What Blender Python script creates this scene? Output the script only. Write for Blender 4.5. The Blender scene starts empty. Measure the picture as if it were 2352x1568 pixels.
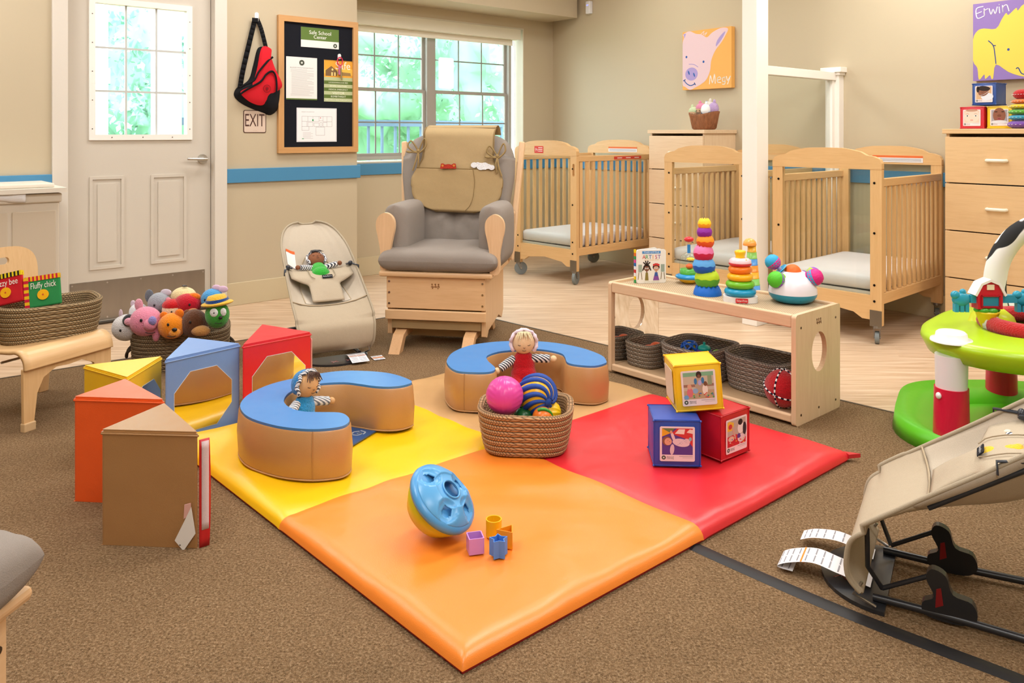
import bpy, math, random
from mathutils import Vector, Matrix, noise
from mathutils.geometry import tessellate_polygon
V = Vector
PI = math.pi
random.seed(7)
SC = bpy.context.scene
COL = SC.collection
# ---------------------------------------------------------------- camera
F = 1850.0; CX = 1176.0; HY = 305.0; EYE = 1.18      # focal length / horizon in photo pixels, eye height in m
cam_d = bpy.data.cameras.new('camera'); cam = bpy.data.objects.new('camera', cam_d); COL.objects.link(cam)
cam.location = (0, 0, EYE); cam.rotation_euler = (PI/2, 0, 0)
cam_d.sensor_width = 36; cam_d.lens = F/2352*36; cam_d.shift_y = -(784-HY)/2352
cam_d.clip_start = 0.05; cam_d.clip_end = 200
SC.camera = cam
# ---------------------------------------------------------------- sky, sun, ceiling lights, exposure
W = bpy.data.worlds.new('sky'); SC.world = W; W.use_nodes = True
bg = W.node_tree.nodes['Background']; bg.inputs[0].default_value = (0.80, 0.93, 1.0, 1); bg.inputs[1].default_value = 7.0
sd = bpy.data.lights.new('sun', 'SUN'); sd.energy = 7; sd.angle = 0.02; sd.color = (1, .96, .88)
so = bpy.data.objects.new('sun', sd); COL.objects.link(so)
so.rotation_euler = V((-.55, .6, -.62)).to_track_quat('-Z', 'Y').to_euler()
def area(x, y, z, sx, sy, e, c=(1, .985, .965), rot=(0, 0, .72)):
    d = bpy.data.lights.new('ceiling_light', 'AREA'); d.shape = 'RECTANGLE'; d.size = sx; d.size_y = sy; d.energy = e; d.color = c
    o = bpy.data.objects.new('ceiling_light', d); COL.objects.link(o); o.location = (x, y, z); o.rotation_euler = rot
    return o
CEIL = 2.78
for (x, y, e) in [(-3.0, 3.6, 46), (-1.2, 4.9, 36), (.6, 6.1, 24), (-1.4, 1.9, 50), (.5, 3.5, 52), (2.1, 4.6, 40), (.2, .2, 48), (1.9, 1.7, 52), (3.6, 2.6, 36), (-.4, -1.6, 40)]:
    area(x, y, CEIL-.03, 1.2, .6, e*.6)
SC.view_settings.view_transform = 'Standard'; SC.view_settings.look = 'None'
SC.view_settings.exposure = 0.25; SC.view_settings.gamma = 1; SC.view_settings.use_curve_mapping = False
SC.cycles.max_bounces = 10; SC.cycles.transparent_max_bounces = 24; SC.cycles.glossy_bounces = 5
SC.cycles.use_denoising = True
SC.cycles.sample_clamp_indirect = 6
# ---------------------------------------------------------------- pixel -> world measures
def G(x, y, z=0.0):
    D = (EYE-z)*F/(y-HY); return V(((x-CX)/F*D, D, z))
u = V((.7524, .6587)); vv = V((.6157, -.788))
WL = (V((-1.784, 5.612)), u); WW = (V((-1.276, 6.595)), u); WR = (V((.41, 8.071)), vv)
def on(w, px, py=HY, off=0):
    o, d = w; n = V((-d.y, d.x)); o = o-n*off
    a = (px-CX)/F; t = (a*o.y-o.x)/(d.x-a*d.y); D = o.y+t*d.y
    return t, EYE-(py-HY)*D/F
def wp(w, t, off=0, z=0):
    o, d = w; n = V((-d.y, d.x)); p = o+d*t-n*off; return V((p.x, p.y, z))
def wrot(w): return math.atan2(w[1].y, w[1].x)
# ---------------------------------------------------------------- materials
def lin(h):
    h = h.lstrip('#'); r = [int(h[i:i+2], 16)/255 for i in (0, 2, 4)]
    return tuple((c/12.92 if c <= .04045 else ((c+.055)/1.055)**2.4) for c in r)+(1,)
MATS = {}
def mat(key):
    if key in MATS: return MATS[key]
    kind, _, hx = key.partition(':')
    m = bpy.data.materials.new(key.replace('#', '').replace(':', '_')); m.use_nodes = True; MATS[key] = m
    nt = m.node_tree; N = nt.nodes; L = nt.links; b = N['Principled BSDF']
    def nd(t, **k):
        n = N.new(t)
        for a, v_ in k.items():
            if a in n.inputs: n.inputs[a].default_value = v_
            else: setattr(n, a, v_)
        return n
    tc = nd('ShaderNodeTexCoord')
    def bump(sock, s, d=.01, prev=None):
        q = nd('ShaderNodeBump', Strength=s, Distance=d); L.new(sock, q.inputs['Height'])
        if prev: L.new(prev.outputs[0], q.inputs['Normal'])
        L.new(q.outputs[0], b.inputs['Normal']); return q
    def nz(scale, detail=2, src='Object', sc=None, rough=.5):
        n = nd('ShaderNodeTexNoise', Scale=scale, Detail=detail, Roughness=rough)
        if sc:
            mp = nd('ShaderNodeMapping', Scale=sc); L.new(tc.outputs[src], mp.inputs[0]); L.new(mp.outputs[0], n.inputs[0])
        else: L.new(tc.outputs[src], n.inputs[0])
        return n
    def mix(fac, c1, c2):
        x = nd('ShaderNodeMix', data_type='RGBA'); L.new(fac, x.inputs[0])
        for i, c in ((6, c1), (7, c2)):
            if isinstance(c, tuple): x.inputs[i].default_value = c
            else: L.new(c, x.inputs[i])
        return x.outputs[2]
    def ramp(sock, stops):
        r = nd('ShaderNodeValToRGB'); L.new(sock, r.inputs[0]); e = r.color_ramp.elements
        while len(e) < len(stops): e.new(.5)
        for q, (p, c) in zip(e, stops): q.position = p; q.color = c
        return r.outputs[0]
    c = lin(hx) if hx else (.8, .8, .8, 1)
    b.inputs['Base Color'].default_value = c; R = b.inputs['Roughness']; S = b.inputs['Specular IOR Level']
    dk = lambda k: (c[0]*k, c[1]*k, c[2]*k, 1)
    if kind == 'pl': R.default_value = .3; S.default_value = .5
    elif kind == 'soft': R.default_value = .55; S.default_value = .4
    elif kind == 'vi':
        R.default_value = .36; S.default_value = .75
        n1 = nz(5, 2); q = bump(n1.outputs[0], .36, .02); n2 = nz(420, 1); bump(n2.outputs[0], .16, .002, q)
    elif kind == 'fab':
        R.default_value = .9; S.default_value = .25
        n1 = nz(7, 3); q = bump(n1.outputs[0], .3, .02); n2 = nz(500, 2); bump(n2.outputs[0], .4, .002, q)
        b.inputs['Base Color'].default_value = c; L.new(mix(n2.outputs[0], dk(.86), dk(1.1)), b.inputs['Base Color'])
    elif kind == 'plush':
        R.default_value = 1; S.default_value = .1; b.inputs['Sheen Weight'].default_value = .35
        n2 = nz(190, 4); bump(n2.outputs[0], .9, .006); L.new(mix(n2.outputs[0], dk(.72), dk(1.15)), b.inputs['Base Color'])
    elif kind in ('woodx', 'woody', 'woodz'):
        R.default_value = .38
        sc = {'x': (1.2, 16, 16), 'y': (16, 1.2, 16), 'z': (16, 16, 1.2)}[kind[-1]]
        n1 = nz(1.6, 4, sc=sc, rough=.6); n2 = nz(9, 5, sc=sc)
        f = ramp(n1.outputs[0], [(.3, (0, 0, 0, 1)), (.52, (.55, .55, .55, 1)), (.56, (.25, .25, .25, 1)), (.75, (1, 1, 1, 1))])
        c1 = mix(f, (c[0]*.8, c[1]*.7, c[2]*.58, 1), dk(1.06)); L.new(mix(n2.outputs[0], c1, c), b.inputs['Base Color'])
        bump(n2.outputs[0], .05, .002)
    elif kind == 'paint':
        R.default_value = .55; S.default_value = .35
        n1 = nz(160, 2); bump(n1.outputs[0], .08, .002)
    elif kind == 'metal': b.inputs['Metallic'].default_value = 1; R.default_value = .28
    elif kind == 'brushed':
        b.inputs['Metallic'].default_value = 1; R.default_value = .36
        n1 = nz(4, 2, sc=(6, 1, 1)); L.new(mix(n1.outputs[0], dk(.85), dk(1.05)), b.inputs['Base Color'])
    elif kind == 'mirror': b.inputs['Metallic'].default_value = 1; R.default_value = .03; b.inputs['Base Color'].default_value = (.86, .86, .85, 1)
    elif kind == 'paper': R.default_value = .6; S.default_value = .3
    elif kind == 'thinpaper':
        tl = nd('ShaderNodeBsdfTranslucent'); tl.inputs[0].default_value = c; mx = nd('ShaderNodeMixShader'); mx.inputs[0].default_value = .7
        L.new(b.outputs[0], mx.inputs[1]); L.new(tl.outputs[0], mx.inputs[2]); L.new(mx.outputs[0], N['Material Output'].inputs[0])
    elif kind == 'glass':
        out = N['Material Output']; tr = nd('ShaderNodeBsdfTransparent'); gl = nd('ShaderNodeBsdfGlossy', Roughness=.02)
        tr.inputs[0].default_value = (.96, .985, .975, 1)
        fr = nd('ShaderNodeLayerWeight', Blend=.5); mx = nd('ShaderNodeMixShader')
        pw = nd('ShaderNodeMath', operation='POWER'); pw.inputs[1].default_value = 5; L.new(fr.outputs[1], pw.inputs[0])
        ml = nd('ShaderNodeMath', operation='MULTIPLY_ADD'); ml.inputs[1].default_value = .9; ml.inputs[2].default_value = .03; L.new(pw.outputs[0], ml.inputs[0])
        L.new(ml.outputs[0], mx.inputs[0]); L.new(tr.outputs[0], mx.inputs[1]); L.new(gl.outputs[0], mx.inputs[2]); L.new(mx.outputs[0], out.inputs[0])
    elif kind == 'leaf':
        R.default_value = .6; n1 = nz(.9, 3); L.new(mix(n1.outputs[0], dk(.6), dk(1.3)), b.inputs['Base Color'])
        b.inputs['Transmission Weight'].default_value = 0
    elif kind == 'emit': b.inputs['Emission Color'].default_value = c; b.inputs['Emission Strength'].default_value = 4
    elif kind == 'braid':
        R.default_value = .85; S.default_value = .25
        sp = nd('ShaderNodeSeparateXYZ'); L.new(tc.outputs['UV'], sp.inputs[0])
        def mt(op, *a):
            n = nd('ShaderNodeMath', operation=op)
            for q, x in enumerate(a):
                if isinstance(x, (int, float)): n.inputs[q].default_value = x
                else: L.new(x, n.inputs[q])
            return n.outputs[0]
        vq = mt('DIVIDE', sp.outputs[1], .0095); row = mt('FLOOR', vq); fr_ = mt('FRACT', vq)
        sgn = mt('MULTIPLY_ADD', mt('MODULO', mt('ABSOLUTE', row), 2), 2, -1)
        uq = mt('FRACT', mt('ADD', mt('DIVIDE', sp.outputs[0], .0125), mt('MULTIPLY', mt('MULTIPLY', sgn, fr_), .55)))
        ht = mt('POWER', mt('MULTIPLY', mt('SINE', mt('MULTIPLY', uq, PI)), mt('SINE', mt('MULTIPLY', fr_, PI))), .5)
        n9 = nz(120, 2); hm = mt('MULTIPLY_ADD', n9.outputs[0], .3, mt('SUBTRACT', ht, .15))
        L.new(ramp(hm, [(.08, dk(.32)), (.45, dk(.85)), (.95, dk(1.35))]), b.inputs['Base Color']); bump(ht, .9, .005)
    elif kind == 'weave':
        R.default_value = .8; S.default_value = .2
        ck = nd('ShaderNodeTexChecker', Scale=150); L.new(tc.outputs['Object'], ck.inputs[0]); ck.inputs[1].default_value = dk(1.2); ck.inputs[2].default_value = dk(.72)
        L.new(ck.outputs[0], b.inputs['Base Color']); bump(ck.outputs[1], .3, .002)
    elif kind == 'stripe':
        R.default_value = .9
        wv = nd('ShaderNodeTexWave', Scale=42, bands_direction='DIAGONAL'); L.new(tc.outputs['Object'], wv.inputs[0])
        L.new(ramp(wv.outputs[1], [(.42, c), (.56, lin('#e9e8ea'))]), b.inputs['Base Color'])
    elif kind == 'spots':
        R.default_value = .95
        vo = nd('ShaderNodeTexVoronoi', Scale=11); L.new(tc.outputs['Object'], vo.inputs[0])
        L.new(ramp(vo.outputs[0], [(.40, c), (.43, lin('#eef0f2'))]), b.inputs['Base Color'])
    elif kind == 'carpet':
        R.default_value = 1; S.default_value = .05
        n1 = nz(1.3, 5, rough=.7); n2 = nz(150, 4, rough=.65); n3 = nz(420, 2)
        f1 = ramp(n2.outputs[0], [(.30, lin('#745a3f')), (.5, lin('#9c7e5d')), (.70, lin('#c0a380'))])
        f2 = ramp(n1.outputs[0], [(.30, (.80, .80, .80, 1)), (.5, (1, 1, 1, 1)), (.8, (1.06, 1.06, 1.06, 1))])
        x = nd('ShaderNodeMix', data_type='RGBA', blend_type='MULTIPLY'); x.inputs[0].default_value = 1; L.new(f1, x.inputs[6]); L.new(f2, x.inputs[7])
        L.new(x.outputs[2], b.inputs['Base Color']); q = bump(n2.outputs[0], 1, .012); bump(n3.outputs[0], .8, .006, q)
    elif kind == 'plank':
        R.default_value = .42; S.default_value = .4
        mp = nd('ShaderNodeMapping'); L.new(tc.outputs['Object'], mp.inputs[0]); mp.inputs['Rotation'].default_value = (0, 0, .35)
        br = nd('ShaderNodeTexBrick', Scale=1); L.new(mp.outputs[0], br.inputs['Vector'])
        br.inputs['Brick Width'].default_value = .92; br.inputs['Row Height'].default_value = .46; br.inputs['Mortar Size'].default_value = .0008
        br.inputs['Color1'].default_value = (0, 0, 0, 1); br.inputs['Color2'].default_value = (1, 1, 1, 1); br.inputs['Mortar'].default_value = (.4, .4, .4, 1)
        m1 = nd('ShaderNodeMapping', Scale=(1.5, 30, 1)); m1.inputs['Rotation'].default_value = (0, 0, .9); L.new(tc.outputs['Object'], m1.inputs[0])
        m2 = nd('ShaderNodeMapping', Scale=(1.5, 30, 1)); m2.inputs['Rotation'].default_value = (0, 0, -.35); L.new(tc.outputs['Object'], m2.inputs[0])
        a1 = nd('ShaderNodeTexNoise', Scale=2.2, Detail=5); L.new(m1.outputs[0], a1.inputs[0]); a2 = nd('ShaderNodeTexNoise', Scale=2.2, Detail=5); L.new(m2.outputs[0], a2.inputs[0])
        mx = mix(br.outputs[0], a1.outputs[1], a2.outputs[1]); bw = nd('ShaderNodeRGBToBW'); L.new(mx, bw.inputs[0])
        L.new(ramp(bw.outputs[0], [(.36, lin('#b08f6c')), (.5, lin('#cfb294')), (.64, lin('#dfc8ad'))]), b.inputs['Base Color'])
    elif kind == 'cow':
        R.default_value = .85; n1 = nz(8, 0)
        L.new(ramp(n1.outputs[0], [(.475, lin('#f1f1f3')), (.485, lin('#232427'))]), b.inputs['Base Color'])
    elif kind == 'fur':
        R.default_value = 1; n1 = nz(60, 5, sc=(1, 1, .3)); L.new(mix(n1.outputs[0], dk(.45), dk(1.6)), b.inputs['Base Color']); bump(n1.outputs[0], 1, .02)
    return m
# ---------------------------------------------------------------- mesh builder
def T(x=0, y=0, z=0): return Matrix.Translation((x, y, z))
def Rr(ax, a): return Matrix.Rotation(a, 4, ax)
UP = Rr('X', PI/2)          # lays an XY drawing up into the XZ plane, facing -Y
class B:
    def __init__(s, k=None):
        s.v = []; s.f = []; s.mi = []; s.sm = []; s.uv = []; s.mats = []; s.cur = 0; s.T = Matrix.Identity(4)
        if k: s.c(k)
    def c(s, k):
        if k not in s.mats: s.mats.append(k)
        s.cur = s.mats.index(k); return s
    def at(s, M=None): s.T = M if M is not None else Matrix.Identity(4); return s
    def add(s, vs, fs, smooth=False, uvs=None):
        n = len(s.v); s.v += [s.T @ V(p) for p in vs]; flip = s.T.determinant() < 0
        for i, f in enumerate(fs):
            g = [n+j for j in f]; q = uvs[i] if uvs else [(0, 0)]*len(f)
            if flip: g = g[::-1]; q = q[::-1]
            s.f.append(g); s.mi.append(s.cur); s.sm.append(smooth); s.uv.append(q)
        return s
    def box(s, x0, x1, y0, y1, z0, z1):
        p = [(x0, y0, z0), (x1, y0, z0), (x1, y1, z0), (x0, y1, z0), (x0, y0, z1), (x1, y0, z1), (x1, y1, z1), (x0, y1, z1)]
        return s.add(p, [(3, 2, 1, 0), (4, 5, 6, 7), (0, 1, 5, 4), (1, 2, 6, 5), (2, 3, 7, 6), (3, 0, 4, 7)])
    def ell(s, c, r, rot=None, nu=20, nv=14, fn=None):
        c = V(c); r = V((r, r, r)) if not hasattr(r, '__len__') else V(r); M = rot or Matrix.Identity(4)
        vs = []; fs = []
        for j in range(nv+1):
            th = PI*j/nv
            for i in range(nu):
                ph = 2*PI*i/nu; d = V((math.sin(th)*math.cos(ph), math.sin(th)*math.sin(ph), math.cos(th)))
                k = fn(d) if fn else 1; vs.append(c+M @ V((d.x*r.x*k, d.y*r.y*k, d.z*r.z*k)))
        for j in range(nv):
            for i in range(nu):
                a = j*nu+i; b = j*nu+(i+1) % nu; fs.append((a, a+nu, b+nu, b))
        return s.add(vs, fs, True)
    def lathe(s, pr, seg=28, smooth=True, fn=None):
        vs = []; fs = []; n = len(pr)
        for (r, z) in pr:
            for i in range(seg):
                a = 2*PI*i/seg; rr, zz = fn(r, z, a) if fn else (r, z); vs.append((rr*math.cos(a), rr*math.sin(a), zz))
        for j in range(n-1):
            for i in range(seg):
                a = j*seg+i; b = j*seg+(i+1) % seg; fs.append((a, b, b+seg, a+seg))
        s.add(vs, fs, smooth)
        if pr[0][0] > 1e-5: s.add(vs[:seg], [tuple(range(seg))[::-1]])
        if pr[-1][0] > 1e-5: s.add(vs[-seg:], [tuple(range(seg))])
        return s
    def cyl(s, p0, p1, r0, r1=None, seg=16): return s.tube([p0, p1], [r0, r0 if r1 is None else r1], seg)
    def tube(s, pts, r, seg=8, closed=False, flat=1.0):
        pts = [V(p) for p in pts]; n = len(pts); rs = r if hasattr(r, '__len__') else [r]*n
        vs = []; fs = []; prev = None
        for i, p in enumerate(pts):
            if closed: d = pts[(i+1) % n]-pts[i-1]
            else: d = pts[min(i+1, n-1)]-pts[max(i-1, 0)]
            d = d.normalized() if d.length > 1e-9 else V((0, 0, 1))
            if prev is None: a = V((0, 0, 1)) if abs(d.z) < .95 else V((1, 0, 0))
            else: a = prev
            a = (a-d*a.dot(d)); a = a.normalized() if a.length > 1e-6 else V((1, 0, 0)); prev = a; q = d.cross(a)
            for k in range(seg):
                t = 2*PI*k/seg; vs.append(p+(a*math.cos(t)*flat+q*math.sin(t))*rs[i])
        m = n if closed else n-1
        for i in range(m):
            for k in range(seg):
                a0 = i*seg+k; a1 = i*seg+(k+1) % seg; b0 = ((i+1) % n)*seg+k; b1 = ((i+1) % n)*seg+(k+1) % seg
                fs.append((a0, a1, b1, b0))
        s.add(vs, fs, True)
        if not closed: s.add(vs[:seg], [tuple(range(seg))[::-1]]); s.add(vs[-seg:], [tuple(range(seg))])
        return s
    def prism(s, poly, z0, z1, holes=(), smooth=False):
        def area_(p): return sum(p[i][0]*p[(i+1) % len(p)][1]-p[(i+1) % len(p)][0]*p[i][1] for i in range(len(p)))
        poly = list(poly) if area_(poly) > 0 else list(poly)[::-1]; holes = [list(h) if area_(h) < 0 else list(h)[::-1] for h in holes]
        allp = poly+[p for h in holes for p in h]; n = len(allp)
        if holes or len(poly) > 4:
            tr = tessellate_polygon([[V((p[0], p[1], 0)) for p in q] for q in [poly]+holes])
            tt = []
            for t in tr:
                a, b_, c_ = [allp[i] for i in t]
                cr = (b_[0]-a[0])*(c_[1]-a[1])-(b_[1]-a[1])*(c_[0]-a[0])
                if abs(cr) < 1e-12: continue
                tt.append(tuple(t) if cr > 0 else tuple(t)[::-1])
        else: tt = [tuple(range(len(poly)))]
        vs = [(p[0], p[1], z0) for p in allp]+[(p[0], p[1], z1) for p in allp]
        fs = [t[::-1] for t in tt]+[tuple(i+n for i in t) for t in tt]
        s.add(vs, fs); side = []; k = 0
        for q in [poly]+holes:
            m = len(q)
            for i in range(m): a = k+i; b_ = k+(i+1) % m; side.append((a, b_, b_+n, a+n))
            k += m
        return s.add(vs, side, smooth)
    def surf(s, fn, nu, nv, uvf=None, cu=False, smooth=True):
        vs = [fn(i/nu, j/nv) for j in range(nv+1) for i in range(nu+1)]; fs = []; uvs = []
        for j in range(nv):
            for i in range(nu):
                a = j*(nu+1)+i; fs.append((a, a+1, a+nu+2, a+nu+1))
                if uvf: uvs.append([uvf(i/nu, j/nv), uvf((i+1)/nu, j/nv), uvf((i+1)/nu, (j+1)/nv), uvf(i/nu, (j+1)/nv)])
        return s.add(vs, fs, smooth, uvs if uvf else None)
    def text(s, body, w=None, h=None, x=0, y=0, z=0, align='C', sx=1, spacing=1.0):
        cu = bpy.data.curves.new('t', 'FONT'); cu.body = body; cu.align_x = 'CENTER'; cu.space_character = spacing; cu.resolution_u = 3
        o = bpy.data.objects.new('t', cu); COL.objects.link(o); bpy.context.view_layer.update()
        dg = bpy.context.evaluated_depsgraph_get(); me = bpy.data.meshes.new_from_object(o.evaluated_get(dg))
        vs = [v_.co.copy() for v_ in me.vertices]; fs = [tuple(p.vertices) for p in me.polygons]
        bpy.data.objects.remove(o); bpy.data.curves.remove(cu); bpy.data.meshes.remove(me)
        if not vs: return s
        x0 = min(p.x for p in vs); x1 = max(p.x for p in vs); y0 = min(p.y for p in vs); y1 = max(p.y for p in vs)
        ks = []
        if w: ks.append(w/(x1-x0))
        if h: ks.append(h/(y1-y0))
        kx = ks[0]; ky = ks[-1]
        if w and h: kx, ky = w/(x1-x0), h/(y1-y0)
        return s.add([((p.x-(x0+x1)/2)*kx+x, (p.y-(y0+y1)/2)*ky+y, z) for p in vs], fs)
    def obj(s, name, parent=None, bev=0, seg=2, sub=0, solid=0, remesh=0, soff=-1, smooth=None, lab=None, sm_it=0):
        me = bpy.data.meshes.new(name); me.from_pydata([tuple(p) for p in s.v], [], s.f)
        for k in s.mats: me.materials.append(mat(k))
        me.polygons.foreach_set('material_index', s.mi)
        me.polygons.foreach_set('use_smooth', [True]*len(s.sm) if smooth else s.sm)
        ul = me.uv_layers.new(name='uv'); flat = [c for q in s.uv for t in q for c in t]; ul.data.foreach_set('uv', flat)
        me.update()
        o = bpy.data.objects.new(name, me); COL.objects.link(o)
        if remesh:
            q = o.modifiers.new('r', 'REMESH'); q.mode = 'VOXEL'; q.voxel_size = remesh; q.use_smooth_shade = True
            if sm_it: q = o.modifiers.new('s', 'SMOOTH'); q.iterations = sm_it; q.factor = .5
        if solid: q = o.modifiers.new('t', 'SOLIDIFY'); q.thickness = solid; q.offset = soff
        if bev: q = o.modifiers.new('b', 'BEVEL'); q.width = bev; q.segments = seg; q.limit_method = 'ANGLE'; q.angle_limit = .6; q.harden_normals = False
        if sub: q = o.modifiers.new('u', 'SUBSURF'); q.levels = sub; q.render_levels = sub
        if parent: o.parent = parent
        if lab: o['label'] = lab
        return o
def tag(o, label=None, cat=None, group=None, kind=None):
    for k, x in (('label', label), ('category', cat), ('group', group), ('kind', kind)):
        if x: o[k] = x
    return o
def root(name, loc, rz, label, cat, group=None):
    o = bpy.data.objects.new(name, None); COL.objects.link(o); o.empty_display_size = .05
    o.location = loc; o.rotation_euler = (0, 0, rz); return tag(o, label, cat, group)
def copy_tree(o, parent=None):
    kids = [c for c in bpy.data.objects if c.parent == o]
    c = o.copy(); COL.objects.link(c)
    if parent: c.parent = parent
    for k in kids: copy_tree(k, c)
    return c
def circle(r, n=24, cx=0, cy=0, ry=None, a0=0): return [(cx+r*math.cos(a0+2*PI*i/n), cy+(ry or r)*math.sin(a0+2*PI*i/n)) for i in range(n)]
def rrect(x0, x1, y0, y1, r, n=5):
    p = []
    for (cx, cy, a) in ((x1-r, y1-r, 0), (x0+r, y1-r, 1), (x0+r, y0+r, 2), (x1-r, y0+r, 3)):
        p += [(cx+r*math.cos((a+k/n)*PI/2), cy+r*math.sin((a+k/n)*PI/2)) for k in range(n+1)]
    return p
def star(r0, r1, n=5, a0=PI/2): return [((r0 if i % 2 == 0 else r1)*math.cos(a0+PI*i/n), (r0 if i % 2 == 0 else r1)*math.sin(a0+PI*i/n)) for i in range(2*n)]
def crom(P, n=6, closed=True):
    P = [V(p) for p in P]; out = []; m = len(P)
    for i in range(m if closed else m-1):
        if closed: a, b, c, d = P[i-1], P[i], P[(i+1) % m], P[(i+2) % m]
        else: a, b, c, d = P[max(i-1, 0)], P[i], P[i+1], P[min(i+2, m-1)]
        for k in range(n):
            t = k/n; out.append(.5*((2*b)+(c-a)*t+(2*a-5*b+4*c-d)*t*t+(3*b-a-3*c+d)*t**3))
    if not closed: out.append(P[-1])
    return out
def seg2(p, q, w):   # thin bar polygon between 2 2D points
    p = V(p); q = V(q); d = (q-p).normalized(); n = V((-d.y, d.x))*w/2; return [tuple(p+n), tuple(p-n), tuple(q-n), tuple(q+n)]
def stroke(b, pts, w, z0, z1, n=4):
    P = crom([V(p) for p in pts], n, False)
    for i in range(len(P)-1):
        d = (P[i+1]-P[i]); d = d.normalized()*w*.25; b.prism(seg2(P[i]-d, P[i+1]+d, w), z0, z1)
def pillow(b, w, h, t, nu=20, nv=20, p=4, fn=None, corner=1):
    # closed cushion in XZ, thickness along Y, centred
    def f(sgn):
        def g(i, j):
            x = i*2-1; z = j*2-1
            x = math.copysign(abs(math.sin(x*PI/2))**.8, x); z = math.copysign(abs(math.sin(z*PI/2))**.8, z)
            k = max(0, (1-abs(x)**p)*(1-abs(z)**p))**.42; y = sgn*t/2*k
            cr = 1-corner*.03*(abs(x)**6)*(abs(z)**6)
            P_ = V((x*w/2*cr, y, z*h/2*cr))
            return fn(P_, x, z, sgn) if fn else P_
        return g
    b.surf(f(-1), nu, nv); b.surf(lambda i, j: f(1)(1-i, j), nu, nv); return b
# ================================================================ the room
def tL(px): return on(WL, px)[0]
def structure(o): o['kind'] = 'structure'; return o
def wroot(w, name, t=0, off=0, z=0):
    pass
def wallM(w, t=0, off=0, z=0): return T(*wp(w, t, off, z)) @ Rr('Z', wrot(w))
TE = .8007                                   # end of the door wall
DA, DB = on(WL, 157)[0], on(WL, 489)[0]      # door slab edges
TC = (V((.41, 8.071))-WW[0]).dot(u)          # window wall length
zb = .93; zt = 2.19                          # window opening
wa, wb = -.45, on(WW, 1203)[0]
WALLC = 'paint:#c3b59a'
b = B('plank:'); b.box(-8, 7, -5, 9.5, -.1, 0); structure(b.obj('floor'))
cc = G(1026, 709); c1 = G(-60, 882); c2 = G(2300, 1009)
d1 = (c1-cc).normalized(); d2 = (c2-cc).normalized()
b = B('carpet:'); b.prism([tuple(cc.xy), tuple((cc+d2*6).xy), tuple((cc+d2*6+d1*4.5).xy), (-.5, -3.0), tuple((cc+d1*4.4).xy)], 0.0, .006)
structure(b.obj('floor_carpet'))
ed = B('soft:#5a4d3e'); ed.prism(seg2(cc.xy, (cc+d2*6).xy, .012), .001, .008); ed.prism(seg2(cc.xy, (cc+d1*4.3).xy, .012), .001, .008); structure(ed.obj('trim_1'))
# door wall (left) with the door opening
b = B(WALLC).at(wallM(WL)); DT = 2.17
b.box(-5.2, DA-.03, 0, .14, 0, CEIL); b.box(DB+.03, TE, 0, .14, 0, CEIL); b.box(DA-.03, DB+.03, 0, .14, DT+.03, CEIL)
b.at(wallM(WW)); rw = (wp(WL, TE).xy-WW[0]).dot(u)
b.at(wallM(WL)); b.box(TE-.12, TE, .14, .52, 0, 2.3)
structure(b.obj('wall_left'))
b = B(WALLC).at(wallM(WW)); L0 = -1.0
b.box(L0, wa, 0, .2, 0, 2.6); b.box(wb, TC+.02, 0, .2, 0, 2.6); b.box(wa, wb, 0, .2, 0, zb); b.box(wa, wb, 0, .2, zt, 2.6)
structure(b.obj('wall_window'))
b = B(WALLC).at(wallM(WR)); b.box(-.2, 8.4, 0, .14, 0, CEIL); structure(b.obj('wall_right'))
A_ = V((-5.5, 2.36)); Bk = V((-.56, -3.28)); R_ = V((5.29, 1.84))
for nm, p, q in (('wall_far_left', A_, Bk), ('wall_back', Bk, R_)):
    d = (q-p); M = T(p.x, p.y, 0) @ Rr('Z', math.atan2(d.y, d.x)); b = B(WALLC).at(M); b.box(-.1, d.length+.1, -.14, 0, 0, CEIL); structure(b.obj(nm))
b = B('paint:#eee9de'); b.prism([(-6.2, 2.2), (-.6, -4.0), (6.3, 1.7), (1.0, 9.3)], CEIL, CEIL+.1); structure(b.obj('ceiling'))
b = B(WALLC).at(wallM(WL)); t1 = 3.2; b.box(TE-.1, t1, 0, .5, 2.28, CEIL)
structure(b.obj('trim_2'))
# rails, baseboards
def strip(name, w, t0, t1, z0, z1, th, key, top=.0, bev=.003):
    b = B(key).at(wallM(w)); b.box(t0, t1, -th, 0, z0, z1); return structure(b.obj(name, bev=bev))
BL = 'paint:#4a8ab4'; BC = 'paint:#cdbf9e'
CT = .09
strip('trim_3', WL, -5, DA-CT, .838, .934, .02, BL); strip('trim_4', WL, DB+CT, TE+.02, .838, .934, .02, BL)
strip('trim_5', WW, L0+.5, TC-.02, .832, .925, .02, BL); strip('trim_6', WR, .02, 8, .838, .928, .02, BL)
strip('baseboard_left', WL, -5, DA-CT, 0, .155, .012, BC); strip('baseboard_left_2', WL, DB+CT, TE+.012, 0, .155, .012, BC)
strip('baseboard_window', WW, L0+.5, TC-.02, 0, .155, .012, BC); strip('baseboard_right', WR, .02, 8, 0, .15, .012, BC)
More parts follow.
